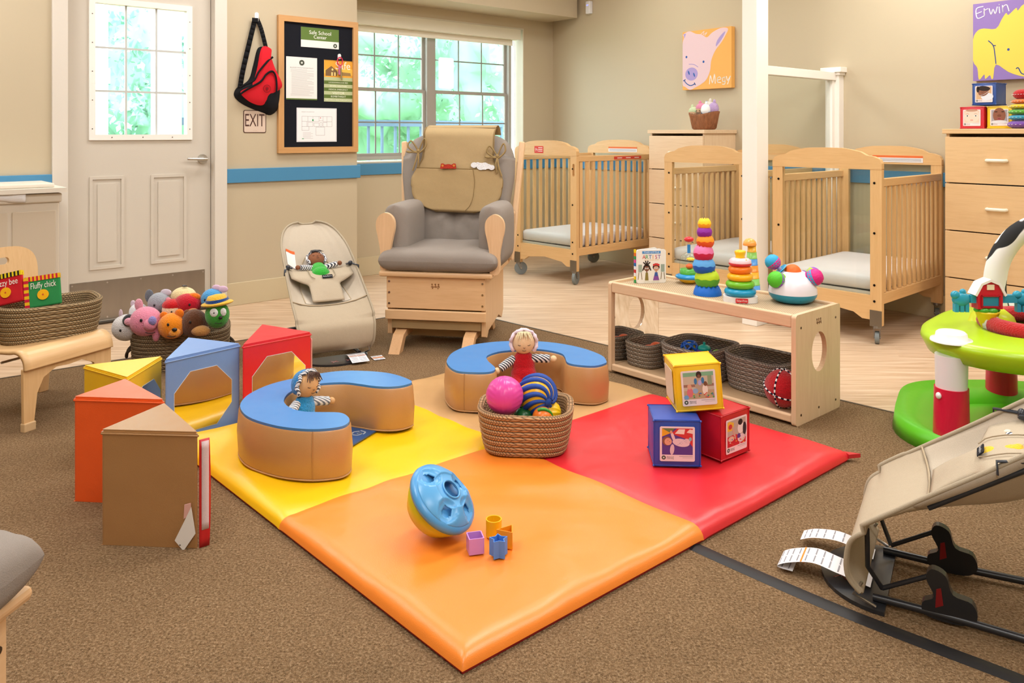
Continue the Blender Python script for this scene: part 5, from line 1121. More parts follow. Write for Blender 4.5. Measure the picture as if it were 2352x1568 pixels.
b = B('plush:#b4141f'); b.ell((0, 0, 0), (.077, .077, .077), nu=32, nv=24); b.obj('ball_body', r)
b = B('fab:#f2f2f4'); A_s = [Rr('X', .35), Rr('X', PI/2) @ Rr('Y', .5), Rr('Y', PI/2) @ Rr('X', -.3)]
for A in A_s:
    for k in range(44):
        b.c('fab:#f2f2f4' if k % 2 else 'fab:#17172a'); t0_, t1_ = k*2*PI/44, (k+1)*2*PI/44; b.cyl(A @ V((.0775*math.cos(t0_), .0775*math.sin(t0_), 0)), A @ V((.0775*math.cos(t1_), .0775*math.sin(t1_), 0)), .0035, seg=6)
b.obj('dotted_piping', r)
# ---- things on top of the shelf
def stop(px, py): p = G(px, py, SHH-.006); q = SM.inverted() @ p; q.z = SHH-.011; return SM @ q
# board book
p0 = stop(1461, 652); p1 = stop(1532, 650); r = root('board_book', (p0+p1)/2+V((0, .01, 0)), math.atan2((p1-p0).y, (p1-p0).x), 'white board book This Little Artist standing open at the left of the shelf top', 'book'); w = .0745; h = .165
b = B('paper:#ece8df').at(UP); b.prism(rrect(-w, w, 0, h, .01), -.001, .003); b.at(T(-w, 0, 0) @ Rr('Z', .55) @ T(w, 0, 0) @ UP); b.prism(rrect(-w, w, 0, h, .01), -.002, .002)
b.c('paper:#dfe3ea'); b.at(T(-w, 0, 0) @ Rr('Z', .3) @ T(w, 0, 0) @ UP); b.prism(rrect(-w, w*.98, .002, h-.003, .01), -.004, .004); b.obj('pages', r)
b = B('paper:#e8e6e2').at(T(-w, .01, 0) @ Rr('Z', -1.25) @ UP)
for k, c_ in enumerate(['#3f9b57', '#e8c31e', '#e9e9ef', '#c93a3a', '#e9e9ef', '#2f6fb5', '#d94f9a', '#3f9b57', '#e8742a', '#f0d020']): b.c('paper:'+c_); b.prism([(-.013, k*h/10), (.002, k*h/10), (.002, (k+1)*h/10), (-.013, (k+1)*h/10)], 0, .004)
b.obj('spine', r, lab='multicoloured spine')
b = B('paper:#4f8fc9').at(T(0, -.0032, 0) @ UP); b.prism([(-.047, .145), (.047, .145), (.047, .158), (-.047, .158)], 0, .0004); b.c('paper:#e8eef4'); b.text('THIS LITTLE', .078, .008, 0, .1515, .0006)
for k, (ch, c_) in enumerate(zip('ARTIST', ['#d0473d', '#3f9b57', '#3f6fb5', '#e08a2a', '#c33a6a', '#7a4fa8'])): b.c('paper:'+c_); b.text(ch, None, .019, -.040+k*.016+(.002 if k < 3 else 0), .129, .0005)
b.c('paper:#e0a52a'); b.text('AN ART HISTORY PRIMER', .075, .004, 0, .114, .0005); b.c('paper:#9cae4a'); b.text('JOAN HALLIE    DANIEL ROODE', .078, .003, 0, .006, .0005)
for sx, skin, hair, dress in ((-1, '#7a4a35', '#33241f', '#8a7a3a'), (1, '#c98f6d', '#231c22', '#8a4f9e')):
    x = sx*.024; b.c('paper:'+hair); b.prism(circle(.018, 16, x, .078, .015), 0, .0004)
    if sx < 0:
        for a in (-.9, -.3, .3, .9): b.prism(seg2((x, .085), (x+.022*math.sin(a), .09+.022*math.cos(a)), .006), 0, .0004)
        for a in (-1, 1): b.prism(seg2((x+a*.014, .08), (x+a*.021, .062), .006), 0, .0004)
    b.c('paper:'+skin); b.prism(circle(.0135, 16, x, .072, .0125), .0004, .0008); b.prism(seg2((x, .06), (x, .05), .006), .0002, .0006)
    b.c('paper:#f4f4f4')
    for a in (-1, 1): b.prism(circle(.0042, 10, x+a*.0055, .073), .0008, .001)
    b.c('paper:#1a1a1a')
    for a in (-1, 1): b.prism(circle(.0022, 8, x+a*.0055, .073), .001, .0012)
    b.c('paper:'+dress); b.prism([(x-.006, .052), (x+.006, .052), (x+(.016 if sx > 0 else .009), .014), (x-(.016 if sx > 0 else .009), .014)], .0005, .0009)
    if sx > 0:
        b.c('paper:#3f5fa5'); b.prism([(x-.007, .053), (x+.007, .053), (x+.008, .034), (x-.008, .034)], .0009, .0011); b.c('paper:#cf3a35')
        for a in (-.012, -.004, .004, .012): b.prism(circle(.0055, 10, x+a, .090+.003*math.cos(a*150)), .0009, .0013)
    b.c('paper:#9aa89a'); b.prism([(x+sx*.024, .055), (x+sx*.043, .055), (x+sx*.043, .092), (x+sx*.024, .092)], 0, .0003); b.c('paper:#7a6332')
    for a in (.028, .040): b.prism(seg2((x+sx*a, .053), (x+sx*(a+(.004 if a > .03 else -.004)), .018), .003), 0, .0004)
b.obj('cover', r, lab='printed cover')
# wobbly stacking tower
tw = root('stacking_tower', stop(1625, 676), 0, 'tall tower of wavy-edged coloured stacking cups on the shelf', 'toy')
lev = [(0, .064, .045, '#1169cf', None, 0), (.038, .056, .072, '#5fae2e', '#b8d41e', -.002), (.100, .051, .066, '#1a5fc0', '#58a4e4', -.016), (.158, .046, .066, '#c81d4a', '#e277ab', -.018), (.218, .040, .052, '#e2561e', '#f79618', -.010), (.264, .0345, .045, '#8a1f9e', '#8a1f9e', -.014), (.302, .030, .044, '#f7a51a', '#ffcf1e', -.014)]
for z, r_, hh, c0_, c1_, dx in lev:
    b = B('soft:'+c0_); n = 60; b.at(T(dx, 0, z))
    if z == 0: b.lathe([(r_, 0), (r_*.985, .01), (r_*.93, .022), (r_*.82, .034), (r_*.70, .042), (r_*.68, .036), (r_*.8, .02), (r_*.9, .004)], n, fn=lambda r__, zz, a: (r__, zz+(.004*math.sin(14*a) if zz > .03 else 0)))
    else:
        rr = lambda t: r_*math.sqrt(max(0, 1-((t-.46)*1.42)**2))
        b.lathe([(rr(t/10), hh*t/10) for t in range(0, 6)], n, fn=lambda r__, zz, a: (r__, zz+(.0022*math.sin(9*a) if zz > hh*.45 else 0)))
        b.c('soft:'+c1_); b.lathe([(rr(.5)*1.012, hh*.5)]+[(rr(t/10), hh*t/10) for t in range(6, 11)]+[(rr(1)*.9, hh*.9)], n, fn=lambda r__, zz, a: (r__, zz+(.0032*math.sin(11*a) if zz > hh*.95 else (.0022*math.sin(9*a) if zz < hh*.55 else 0))))
    b.obj('stacking_cup', tw)
# ring stacker
rs = root('ring_stacker', stop(1703, 694), -.15, 'ring stacking toy with a white base and yellow peg on the shelf', 'toy')
rs.location.y += .02
b = B('pl:#eceaea'); b.prism([tuple(p) for p in crom([V(p) for p in ((-.072, -.02), (-.066, .03), (-.03, .045), (.03, .045), (.066, .03), (.072, -.02), (.05, -.046), (0, -.056), (-.05, -.046))], 4)], 0, .026); b.obj('base', rs, bev=.006)
b = B('pl:#d3202c').at(T(0, -.0565, .012) @ Rr('X', -.02) @ UP); b.prism([(-.026, -.008), (-.018, -.010), (-.009, -.008), (0, -.010), (.009, -.008), (.018, -.010), (.026, -.008), (.026, .010), (-.026, .010)], 0, .002); b.c('pl:#f6e6e4'); b.text('Fisher-Price', .044, .009, 0, .001, .0024); b.obj('maker_plate', rs, lab='small red lettered plate')
z = .026
for k, (R_0, c_) in enumerate(((.068, '#1495c2'), (.062, '#6cba22'), (.056, '#f5b413'), (.051, '#f37c17'))):
    t_ = .0185; b = B('pl:'+c_).at(T(0, 0, z+t_*.9)); b.lathe([((R_0-t_)+t_*math.cos(a), t_*.92*math.sin(a)) for a in [PI+2*PI*q/16 for q in range(17)]], 44); b.obj('ring', rs); z += t_*1.75
b = B('pl:#cf2a2e').at(T(0, 0, z+.010)); b.lathe([(.0, -.01), (.043, -.010), (.05, .0), (.046, .004), (0, .004)], 40); b.obj('ring', rs)
b = B('pl:#ecc6cc').at(T(0, 0, z+.014)); b.lathe([(.048, 0), (.047, .01), (.035, .02), (.012, .022), (0, .022)], 40); b.obj('clear_dome', rs)
for x, c_ in ((-.014, '#3a78c0'), (.004, '#5fae3a'), (.02, '#d9a92c')): b = B('pl:'+c_); b.ell((x, -.03, z+.028), .0055, nu=10, nv=8); b.obj('bead', rs)
b = B('pl:#f7c71f').at(T(0, 0, z+.03)); b.lathe([(.02, 0), (.017, .012), (.021, .026), (.022, .034), (.016, .038), (0, .038)], 20, fn=lambda r__, zz, a: (r__*(1+.12*max(0, math.cos(4*a))), zz)); b.obj('peg', rs)
# nesting cup tower behind it
nt = root('cup_tower', stop(1738, 676)+V((.0, .075, 0)), 0, 'tower of pale nesting cups topped with an orange cup behind the ring stacker', 'toy'); z = 0
for k, c_ in enumerate(['#4f93d6', '#7fc060', '#e8a52a', '#ef8a2a', '#4f93d6', '#8cc860', '#f2b92a']):
    r_ = .040-.0032*k; b = B('pl:'+c_).at(T(0, 0, z)); b.lathe([(r_, 0), (r_, .004), (r_*.96, .005), (r_*.92, .030), (0, .030)], 32); b.obj('nesting_cup', nt); z += .0305
b = B('pl:#f5a24a').at(T(-.01, 0, z)); b.lathe([(.03, 0), (.031, .004), (.028, .018), (.016, .03), (0, .034)], 28); b.obj('nesting_cup', nt)
# popper dome
pd_ = root('popper_dome', stop(1588, 655)+V((.0, .055, 0)), 0, 'clear-domed spinning toy half hidden behind the cup tower', 'toy')
b = B('pl:#e8b91c'); b.lathe([(.022, 0), (.04, .008), (.058, .024), (.06, .028)], 40); b.obj('yellow_bowl', pd_)
b = B('pl:#1f8fd0'); b.lathe([(.058, .024), (.066, .030), (.064, .038), (.048, .046), (0, .046)], 40); b.obj('blue_rim', pd_)
b = B('pl:#4fae3a'); b.lathe([(.044, .046), (.043, .07), (0, .07)], 32); b.obj('green_drum', pd_)
b = B('glass:'); b.lathe([(.046, .046), (.046, .11), (.036, .135), (.018, .148), (.0, .150)], 36); b.obj('clear_dome', pd_)
b = B('pl:#e8622a'); b.ell((.0, -.012, .084), (.018, .016, .014)); b.obj('orange_figure', pd_); b = B('pl:#f2c61c'); b.ell((.008, 0, .118), (.02, .02, .008)); b.obj('yellow_disc', pd_); b = B('pl:#2a86d0'); b.cyl((0, 0, .148), (0, 0, .19), .008); b.obj('plunger_stem', pd_)
b = B('pl:#d3202c'); b.ell((.0, 0, .215), (.024, .022, .014)); b.obj('plunger_knob', pd_)
# musical dome toy with balls
mt_ = root('ball_shaker_toy', stop(1832, 700), .0, 'white and teal dome toy ringed with textured pop-out balls, right end of the shelf', 'toy'); mt_.location += V((.0, .06, 0))
b = B('pl:#1d8fb2'); b.lathe([(.0, 0), (.06, .001), (.085, .011), (.099, .028), (.102, .042)], 48); b.obj('teal_base', mt_)
b = B('pl:#eae4ee'); b.lathe([(.102, .042), (.101, .060), (.096, .080), (.086, .100), (.070, .118), (.052, .132), (.046, .134), (0, .134)], 48); b.obj('white_dome', mt_)
b = B('soft:#ee6a22'); b.ell((0, 0, .128), .036, nu=40, nv=30, fn=lambda d: 1+.02*math.sin(40*d.x+6*d.z)); b.obj('orange_ball', mt_)
def popball(nm, a, el, dist, c0_, c1_, cs_, mode, zc=.075, r_=.036, low=.0):
    d = V((math.cos(a)*math.cos(el), math.sin(a)*math.cos(el), math.sin(el))); base = V((0, 0, zc))+d*.068; e = V((0, 0, zc))+d*dist
    q = d.to_track_quat('Z', 'Y').to_matrix().to_4x4()
    b = B('pl:'+cs_).at(T(*base) @ q); b.lathe([(.034, .006), (.031, .010), (.012, -.004), (0, -.006)], 28); b.obj('socket', mt_)
    b = B('pl:#b9a3c4').at(); b.cyl(base, e, .009); b.obj('stem', mt_)
    fn = (lambda d_: 1+.03*max(0, math.sin(26*d_.x+5*math.sin(4*d_.y)))) if mode == 'rib' else (lambda d_: 1+.05*max(0, math.sin(16*math.atan2(d_.y, d_.x))*math.sin(13*d_.z)))
    b = B('soft:'+c0_).at(T(*e) @ q); vs_ = []
    b.ell((0, 0, .0), r_, nu=48, nv=32, fn=fn); b.obj(nm, mt_)
    b = B('soft:'+c1_).at(T(*e) @ q); b.lathe([(0, -r_*1.03), (r_*.6, -r_*.85), (r_*.9, -r_*.5), (r_*1.035, -.002), (r_*1.02, 0), (r_*.9, 0)], 36); b.obj('ball_half', mt_)
popball('pink_ball', -.55, .42, .100, '#dc2383', '#2aa0cc', '#d8248a', 'dot')
popball('green_ball', PI+.45, .30, .100, '#56c22a', '#8a4fb0', '#8ccc2a', 'rib')
popball('blue_ball', PI-.2, .80, .120, '#2fa5d6', '#d8248a', '#2fa5d6', 'dot', .085, .033)
popball('purple_ball', .35, .32, .115, '#8a45c0', '#a6cf2a', '#8a45c0', 'rib', .078, .031)
b = B('pl:#0e6f8c'); b.cyl((0, -.092, .022), (0, -.094, .022), .003, seg=8); b.obj('screw', mt_)
# fur basket of egg babies
fb = root('fur_pouch', (0, 0, 0), DR, 'brown furry pouch of egg dolls on the tall narrow dresser', 'pouch')
M = Matrix.Rotation(DR, 4, 'Z'); o = d1r.location; dx = M @ V((1, 0, 0)); base = o+M @ V((0, .16, 0)); a = (1617-CX)/F; t = (a*base.y-base.x)/(dx.x-a*dx.y); pf = base+dx*t; fb.location = (pf.x, pf.y, 1.205)
b = B('fur:#94603f')
b.lathe([(.085, 0), (.10, .01), (.112, .06), (.122, .11), (.128, .13), (.115, .128), (.10, .06)], 40, fn=lambda r__, zz, a: (r__*(1+.05*math.sin(5*a)), zz*(1+.1*math.cos(2*a)))); b.T = Matrix.Identity(4); b.v = [V((p.x, p.y*.75, p.z)) for p in b.v]; b.prism(circle(.08, 24, 0, 0, .06), .002, .06); b.obj('fur_body', fb)
for dx_, dy_, z, r_, key, face, lab, nm in ((-.088, -.02, .128, .042, 'plush:#cfe0b4', 1, 'pale green-capped egg doll at the left of the fur pouch', 'egg_doll'), (-.028, -.0, .152, .046, 'plush:#e58fb0', 1, 'pink-capped smiling egg doll in the fur pouch', 'egg_doll'), (.03, .03, .165, .048, 'plush:#e9e3d6', 0, 'cream egg doll standing tallest at the back of the pouch', 'egg_doll'), (.045, -.035, .150, .042, 'spots:#2b79b4', 0, 'blue leopard-spotted egg doll at the front of the pouch', 'egg_doll'), (.085, .01, .16, .044, 'plush:#c3a8d8', 0, 'lilac egg doll at the right of the fur pouch', 'egg_doll')):
    M = Matrix.Rotation(DR, 4, 'Z'); r = root(nm, fb.location+M @ V((dx_, dy_, z)), DR, lab, 'doll')
    b = B('plush:#d9b08c' if face else key); b.ell((0, 0, 0), (r_*.95, r_*.85, r_*1.1)); b.obj('body', r)
    b = B(key); b.ell((0, .004, r_*.35), (r_*1.02, r_*.92, r_*.9)) if face else b.ell((0, 0, r_*.2), (r_*.9, r_*.8, r_*1.0)); b.ell((-.01 if dx_ < 0 else .008, 0, r_*1.25), (.012, .012, .02)); b.obj('cap', r)
    if face:
        b = B('pl:#2a1c18'); [b.ell((s_*r_*.35, -r_*.84, -r_*.05-.002), .0035, nu=8, nv=6) for s_ in (-1, 1)]; b.tube([(r_*.4*math.sin(t_), -r_*.80, -r_*.25-r_*.2*math.cos(t_)) for t_ in [-1, -.5, 0, .5, 1]], .0016, 5); b.obj('face', r)
# ================================================================ dolls and bouncers
def make_doll(loc, rz, label, skin, hair, cloth, cap, tilt=0, arms=((-.9, -.2), (.5, .15)), legs=True, s_=1.0, bow=None, capruf=True, lean=0, half=False):
    r = root('rag_doll', loc, rz, label, 'doll'); r.rotation_euler = (lean, tilt, rz); r.scale = (s_, s_, s_)
    b = B('fab:'+skin); b.ell((0, 0, .205), (.046, .042, .047), nu=28, nv=20); b.ell((.045, .0, .198), (.007, .009, .011)) ; b.ell((-.045, .0, .198), (.007, .009, .011)); b.tube([(0, 0, .17), (0, 0, .15)], .018, 10); b.obj('head', r)
    b = B('pl:#3d2a20'); 
    for sx in (-1, 1): b.tube([(sx*.017+.008*math.sin(t), -.0405+.002*abs(t)+abs(sx*.017+.008*math.sin(t))*.06, .205-.005*math.cos(t)) for t in [-1.2, -.6, 0, .6, 1.2]], .0011, 5)
    b.tube([(.008*math.sin(t), -.0405+.0, .180-.003*math.cos(t)+.002) for t in [-1.2, -.6, 0, .6, 1.2]], .0011, 5); b.tube([(-.004, -.0425, .193), (0, -.0435, .190), (.004, -.0425, .193)], .001, 5); b.obj('face', r)
    b = B(cap); 
    b.surf(lambda i, j: V((.0495*math.sin(2.6*(i-.5)*1.0)*math.cos(1.45*(j*1.0)-.35) if 0 else .050*math.sin((i-.5)*3.9)*math.cos((j-.30)*2.2), .004+.047*math.cos((i-.5)*3.9)*math.cos((j-.30)*2.2), .205+.051*math.sin((j-.30)*2.2))), 24, 12); b.obj('bonnet', r, solid=.004, soff=0)
    if capruf:
        b = B('fab:#e8d8e6' if capruf == 'w' else 'stripe:#4a4f5c'); b.tube([(.052*math.sin(t)*1.0, -.012+.006*math.cos(8*t), .205+.052*math.cos(t)) for t in [-2.2+4.4*q/26 for q in range(27)]], [.007+.0018*math.sin(9*q) for q in range(27)], 8); b.obj('bonnet_ruffle', r)
    b = B('plush:'+hair)
    rnd = random.Random(int(loc[0]*1000))
    for k in range(9): a = -.8+1.6*k/8; b.tube([(.012*a, -.02, .248), (.03*a, -.034, .252-.004*abs(a)), (.045*a+.006*rnd.random(), -.042, .236-.012*rnd.random()-.01*abs(a))], [.004, .0035, .0012], 6)
    b.obj('hair', r)
    b = B('plush:'+cloth); b.ell((0, .0, .115), (.047, .034, .052)); b.ell((0, -.004, .08), (.052, .042, .042)); b.ell((0, 0, .15), (.036, .028, .018))
    if legs:
        for sx in (-1, 1): b.tube([(sx*.024, -.01, .07), (sx*.03, -.05, .04), (sx*.036, -.085, .026)], [.028, .025, .022], 12); b.ell((sx*.038, -.10, .028), (.021, .026, .022))
    b.obj('romper', r, remesh=.004, sm_it=4)
    for sx, (da, dz_) in zip((-1, 1), arms):
        p0 = V((sx*.036, 0, .14)); d = V((sx*math.cos(da), -.25, math.sin(da))).normalized(); p1 = p0+d*.07; p2 = p0+d*.085
        b = B('stripe:#2f3442' if capruf != 'b' else 'stripe:#707784'); b.tube([p0, p0+d*.035, p1], [.017, .0175, .016], 12); sl = b.obj('sleeve', r); b = B('fab:'+skin); b.ell(p2, .013); b.obj('hand', r)
    return r
make_doll(V((.050, 3.49, .053)), .05, 'rag doll in red with a white bonnet and blond tuft, in the far horseshoe', '#eccba2', '#f0e3b8', '#c0121f', 'fab:#e8dbe8', capruf='w', arms=((-.55, 0), (.02, 0)), s_=1.08)
make_doll(V((-.768, 2.93, .056)), 1.0, 'rag doll in sky blue with a blue bonnet, in the near horseshoe', '#d5a878', '#4f3226', '#2f93d3', 'plush:#2b84c4', capruf='b', arms=((-.5, 0), (-.1, 0)), tilt=.12)
def make_bouncer(loc, rz, label, brand_side=1, near=False):
    r = root('baby_bouncer', loc, rz, label, 'bouncer')
    P = crom([V(p) for p in ((.02, .045), (-.012, .09), (-.006, .17), (.04, .215), (.14, .285), (.28, .38), (.42, .48), (.56, .565), (.68, .64))], 6, False); n = len(P)-1
    def hw(s_): return (.182+.022*math.sin(PI*min(1, s_*1.15)))*(math.sqrt(max(0, 1-max(0, (s_-.76)/.243)**2.6)))
    def fab(i, j, off=0, sc=1):
        k = j*n; a = int(min(n-1, math.floor(k))); p = P[a].lerp(P[a+1], k-a); x = (i*2-1)
        w = hw(j)*sc; sag = .11*math.exp(-((j-.67)/.16)**2)*(1-abs(x*sc)**2.2); t = (P[min(n, a+1)]-P[a]).normalized(); nn = V((-t.y, t.x)); nn = nn if nn.y > 0 else -nn
        lip = .016*abs(x*sc)**4*(1 if j > .35 else 0); q = p-nn*(sag-lip-off-.0022*math.sin(26*x+12*j)*(j > .45)*abs(x)**2)
        return V((x*w, q.x, q.y))
    b = B('fab:#b5a68f'); b.surf(lambda i, j: fab(i, j*.50+.0), 26, 30); b.obj('leg_cover', r, solid=.006)
    b = B('fab:#bfb3a1'); b.surf(lambda i, j: fab(i, .50+j*.495), 32, 44); b.obj('fabric_seat', r, solid=.006)
    b = B('fab:#ada08a'); b.tube([fab(0, .02+.975*k/80) for k in range(81)], .006, 8); b.tube([fab(1, .02+.975*k/80) for k in range(81)], .006, 8); b.tube([fab(k/12, .995, .0) for k in range(13)], .006, 8); b.obj('edge_piping', r)
    b = B('fab:#b7a68b'); b.tube([fab(k/14, .50, .003) for k in range(15)], .003, 6)
    ov = [fab(.5+.30*math.cos(t), .52+.30*max(0, math.sin(t))**.8, .003) for t in [PI*q/30 for q in range(31)]]; b.tube(ov, .0024, 6); b.obj('seam', r)
    b = B('fab:#cdc2b2'); b.surf(lambda i, j: fab(.5+(i-.5)*(.60*math.sqrt(max(0, 1-max(0, (j-.15)/.86)**2.2))), .515+.30*j, .0025), 18, 22); b.obj('seat_liner', r)
    # harness
    def hp(i, j):   # j 0 crotch -> 1 belly top
        if j < .45: w = .085-.0*j
        else: w = .085+.085*min(1, (j-.45)/.12)
        yy = .505+.165*j; base = fab(.5, yy); x = (i-.5)*2*w; c_ = fab(.5+x/(2*hw(yy)), yy)
        lift = .022+.085*math.sin(min(1, j)*PI*.74)*(1-(i*2-1)**2*.35); return V((x, base.y-.15*lift, base.z*.45+c_.z*.55+lift))
    b = B('fab:#b9ab95'); b.surf(hp, 14, 26); b.obj('harness', r, solid=.007)
    for i0 in (.30, .70): b = B('fab:#a3937b'); b.tube([hp(i0, .50+.5*k/8)+V((0, -.002, .006)) for k in range(9)], .0018, 5); b.obj('harness_stitch', r)
    q = hp(.56, .56); b = B('fab:#22242a').at(T(q.x, q.y-.010, q.z+.002) @ Rr('X', -.75) @ UP); b.prism([(-.028, -.010), (.028, -.010), (.028, .010), (-.028, .010)], 0, .003); b.c('fab:#d9d9d9'); b.text('BabyBjörn', .046, .009, 0, 0, .0036); b.obj('maker_patch', r)
    for i0, sx in ((0, -1), (1, 1)):
        q = hp(i0, .93)+V((0, 0, .006)); e = fab(i0, .505+.165*.93, .004)
        b = B('pl:#2a2f38'); b.tube([q+V((-sx*.02, -.004, .004)), q+V((sx*.012, -.004, .008)), e+V((sx*.004, -.002, .010)), e+V((sx*.006, .0, -.02))], [.012, .009, .006, .005], 8, flat=.5); b.ell(q+V((sx*.004, -.006, .008)), (.014, .010, .014)); b.obj('strap_buckle', r)
    q = fab(.11, .80, .006); q2 = fab(.11, .88, .006); b = B('paper:#efeae6'); b.surf(lambda i, j: fab(.07+.14*i, .73+.085*j, .004), 4, 4); b.c('paper:#d9622b'); b.surf(lambda i, j: fab(.07+.14*i, .80+.015*j, .0046), 4, 1); b.obj('warning_label', r)
    # frame
    bp_ = [(.175, .07)]+[(.175*math.cos(t), .07-.0-.17*math.sin(t)) for t in [PI*q/20 for q in range(1, 20)]]+[(-.175, .07)]
    b = B('pl:#26282c'); b.prism(bp_, 0, .010); b.obj('base_plate', r, bev=.003)
    b = B('paper:#c9c6c8').at(T(.02, -.045, .0105));
    for dx in (-.045, .03):
        b.c('paper:#c9c6c8'); stroke(b, [V((dx-.014, .010)), V((dx, -.002)), V((dx+.016, -.012))], .004, 0, .0004); stroke(b, [V((dx-.01, -.012)), V((dx+.006, .004))], .003, 0, .0004); b.c('paper:#c0392b'); b.prism(seg2((dx-.018, -.016), (dx+.018, .016), .002), .0004, .0006); b.prism(seg2((dx-.018, .016), (dx+.018, -.016), .002), .0004, .0006)
    b.obj('warning_print', r)
    for sx in (-1, 1): b = B('metal:#b9b9b9'); b.tube([(sx*.165, .05, .014), (sx*.172, .0, .035), (sx*.172, .02, .07)], .004, 8); b.obj('wire_clip', r)
    b = B('pl:#23252a'); rail = [V((sx_*.13, y, .018)) for sx_, y in ((-1, .04), (-1, .2), (-1.1, .4), (-1.2, .58), (-1.0, .70), (0, .73), (1.0, .70), (1.2, .58), (1.1, .4), (1, .2), (1, .04))]; b.tube(crom(rail, 6, False), .0095, 10); b.obj('floor_frame', r)
    b = B('pl:#23252a'); b.tube(crom([fab(.04, .52, -.012), fab(.03, .65, -.012), fab(.04, .8, -.022), fab(.2, .95, -.02), fab(.5, .975, -.02), fab(.8, .95, -.02), fab(.96, .8, -.022), fab(.97, .65, -.012), fab(.96, .52, -.012)], 6, False), .006, 8); b.obj('seat_frame', r)
    for sx in (-1, 1):
        b = B('pl:#1f2125').at(T(sx*.125, 0, 0) @ YZ); b.prism([tuple(p) for p in crom([V(p) for p in ((.16, .01), (.235, .008), (.265, .03), (.255, .065), (.215, .075), (.20, .115), (.17, .125), (.158, .10), (.175, .06), (.15, .04))], 4)], -.012, .012); b.obj('hinge', r, bev=.002)
        b = B('pl:#7a1418').at(T(sx*.125, 0, 0) @ YZ); b.prism([(.178, .035), (.195, .045), (.19, .085), (.18, .08)], -.013, .013); b.obj('lock_button', r)
        b = B('pl:#23252a'); b.tube([(sx*.125, .17, .105), (sx*.12, .06, .04)], .006, 8); b.tube([(sx*.12, .06, .04), (sx*.15, .03, .10), (sx*.165, .03, .20)], .006, 8); b.obj('strut', r)
    if near:
        for k, (pts, w) in enumerate((([(.02, -.02, .013), (.05, -.07, .03), (.06, -.13, .022), (.05, -.19, .012)], .10), )): pass
    return r
def tagsheet(name, r, x, pts, w, orange):
    P = crom([V((0, *p)) for p in pts], 6, False); n = len(P)-1
    b = B('paper:#e9e7ea'); b.surf(lambda i, j: V((x+(i-.5)*w, P[int(round(j*n))].y, P[int(round(j*n))].z)), 4, n)
    b.c('paper:#8b898f')
    for k in range(2, n-1):
        if k % 2 == 0: 
            for (a, c_) in ((.06, .44), (.52, .92)): b.add([V((x+(i-.5)*w, P[k].y+dy_, P[k].z+.0012)) for i, dy_ in ((a, 0), (c_, 0), (c_, .003), (a, .003))], [(0, 1, 2, 3)])
    if orange: b.c('paper:#e8842a'); k = n//2; b.surf(lambda i, j: V((x+(i-.5)*w, P[k].y+.012*j, P[k].z+.0016+(P[k+1].z-P[k].z)*j*.5)), 2, 1)
    b.obj('instruction_tag', r)
fy = V((-.46, .888)); frz = math.atan2(-fy.x, fy.y)
foot = G(795, 834); bf_ = make_bouncer(V((foot.x-.05, foot.y+.02, .0065)), frz, 'beige baby bouncer by the left wall holding the doll in green', 1)
tagsheet('t', bf_, .09, ((.02, .02), (-.03, .03), (-.08, .022), (-.12, .013)), .09, True); tagsheet('t', bf_, .20, ((-.02, .006), (-.06, .004), (-.09, .004)), .06, True)
MBf = T(*bf_.location) @ Rr('Z', frz)
dl = make_doll(MBf @ V((0.0, .275, .345)), frz, 'rag doll in green with dark hair, strapped in the far bouncer', '#8a5a40', '#241d22', '#37b53c', 'stripe:#4a4f5c', capruf=True, lean=-1.0, arms=((-.1, 0), (.05, 0)), s_=1.0, legs=False)
nb_r = math.radians(-120); nbp = V((.93, 2.14, .0065))
bn_ = make_bouncer(nbp, nb_r, 'grey-beige baby bouncer cut by the right edge, seen from its side', 1)
tagsheet('t', bn_, .05, ((.03, .02), (-.05, .035), (-.11, .045), (-.17, .03), (-.20, .012), (-.16, .009)), .085, True); tagsheet('t', bn_, -.10, ((.02, .014), (-.06, .04), (-.13, .035), (-.17, .02)), .06, False)
MBn = T(*nbp) @ Rr('Z', nb_r)
make_doll(MBn @ V((0.0, .235, .308)), nb_r, 'rag doll in yellow with black hair, lying in the near bouncer at the right edge', '#e8dcc8', '#1c1a1c', '#f2c814', 'stripe:#4a4f5c', capruf=True, lean=-1.0, arms=((-.1, 0), (.05, 0)), legs=False)
# ================================================================ black strip on the carpet
st = [G(1590, 1258), G(1660, 1290), G(1800, 1352), G(1960, 1420), G(2140, 1490), G(2352, 1572), G(2480, 1640)]
b = B('soft:#1d1c1e'); pts = crom(st, 6, False); wv_ = .018
def sf(i, j): k = int(round(j*(len(pts)-1))); p = pts[k]; d = (pts[min(k+1, len(pts)-1)]-pts[max(k-1, 0)]).normalized(); q = V((-d.y, d.x, 0)); return p+q*(i-.5)*.046+V((0, 0, .0065+.004*math.sin(PI*i)))
b.surf(sf, 6, len(pts)-1); b.c('soft:#3c3b3d')
tag(b.obj('cable_cover'), 'flat black cable cover strip running across the carpet from the mat to the lower right', 'cable cover')
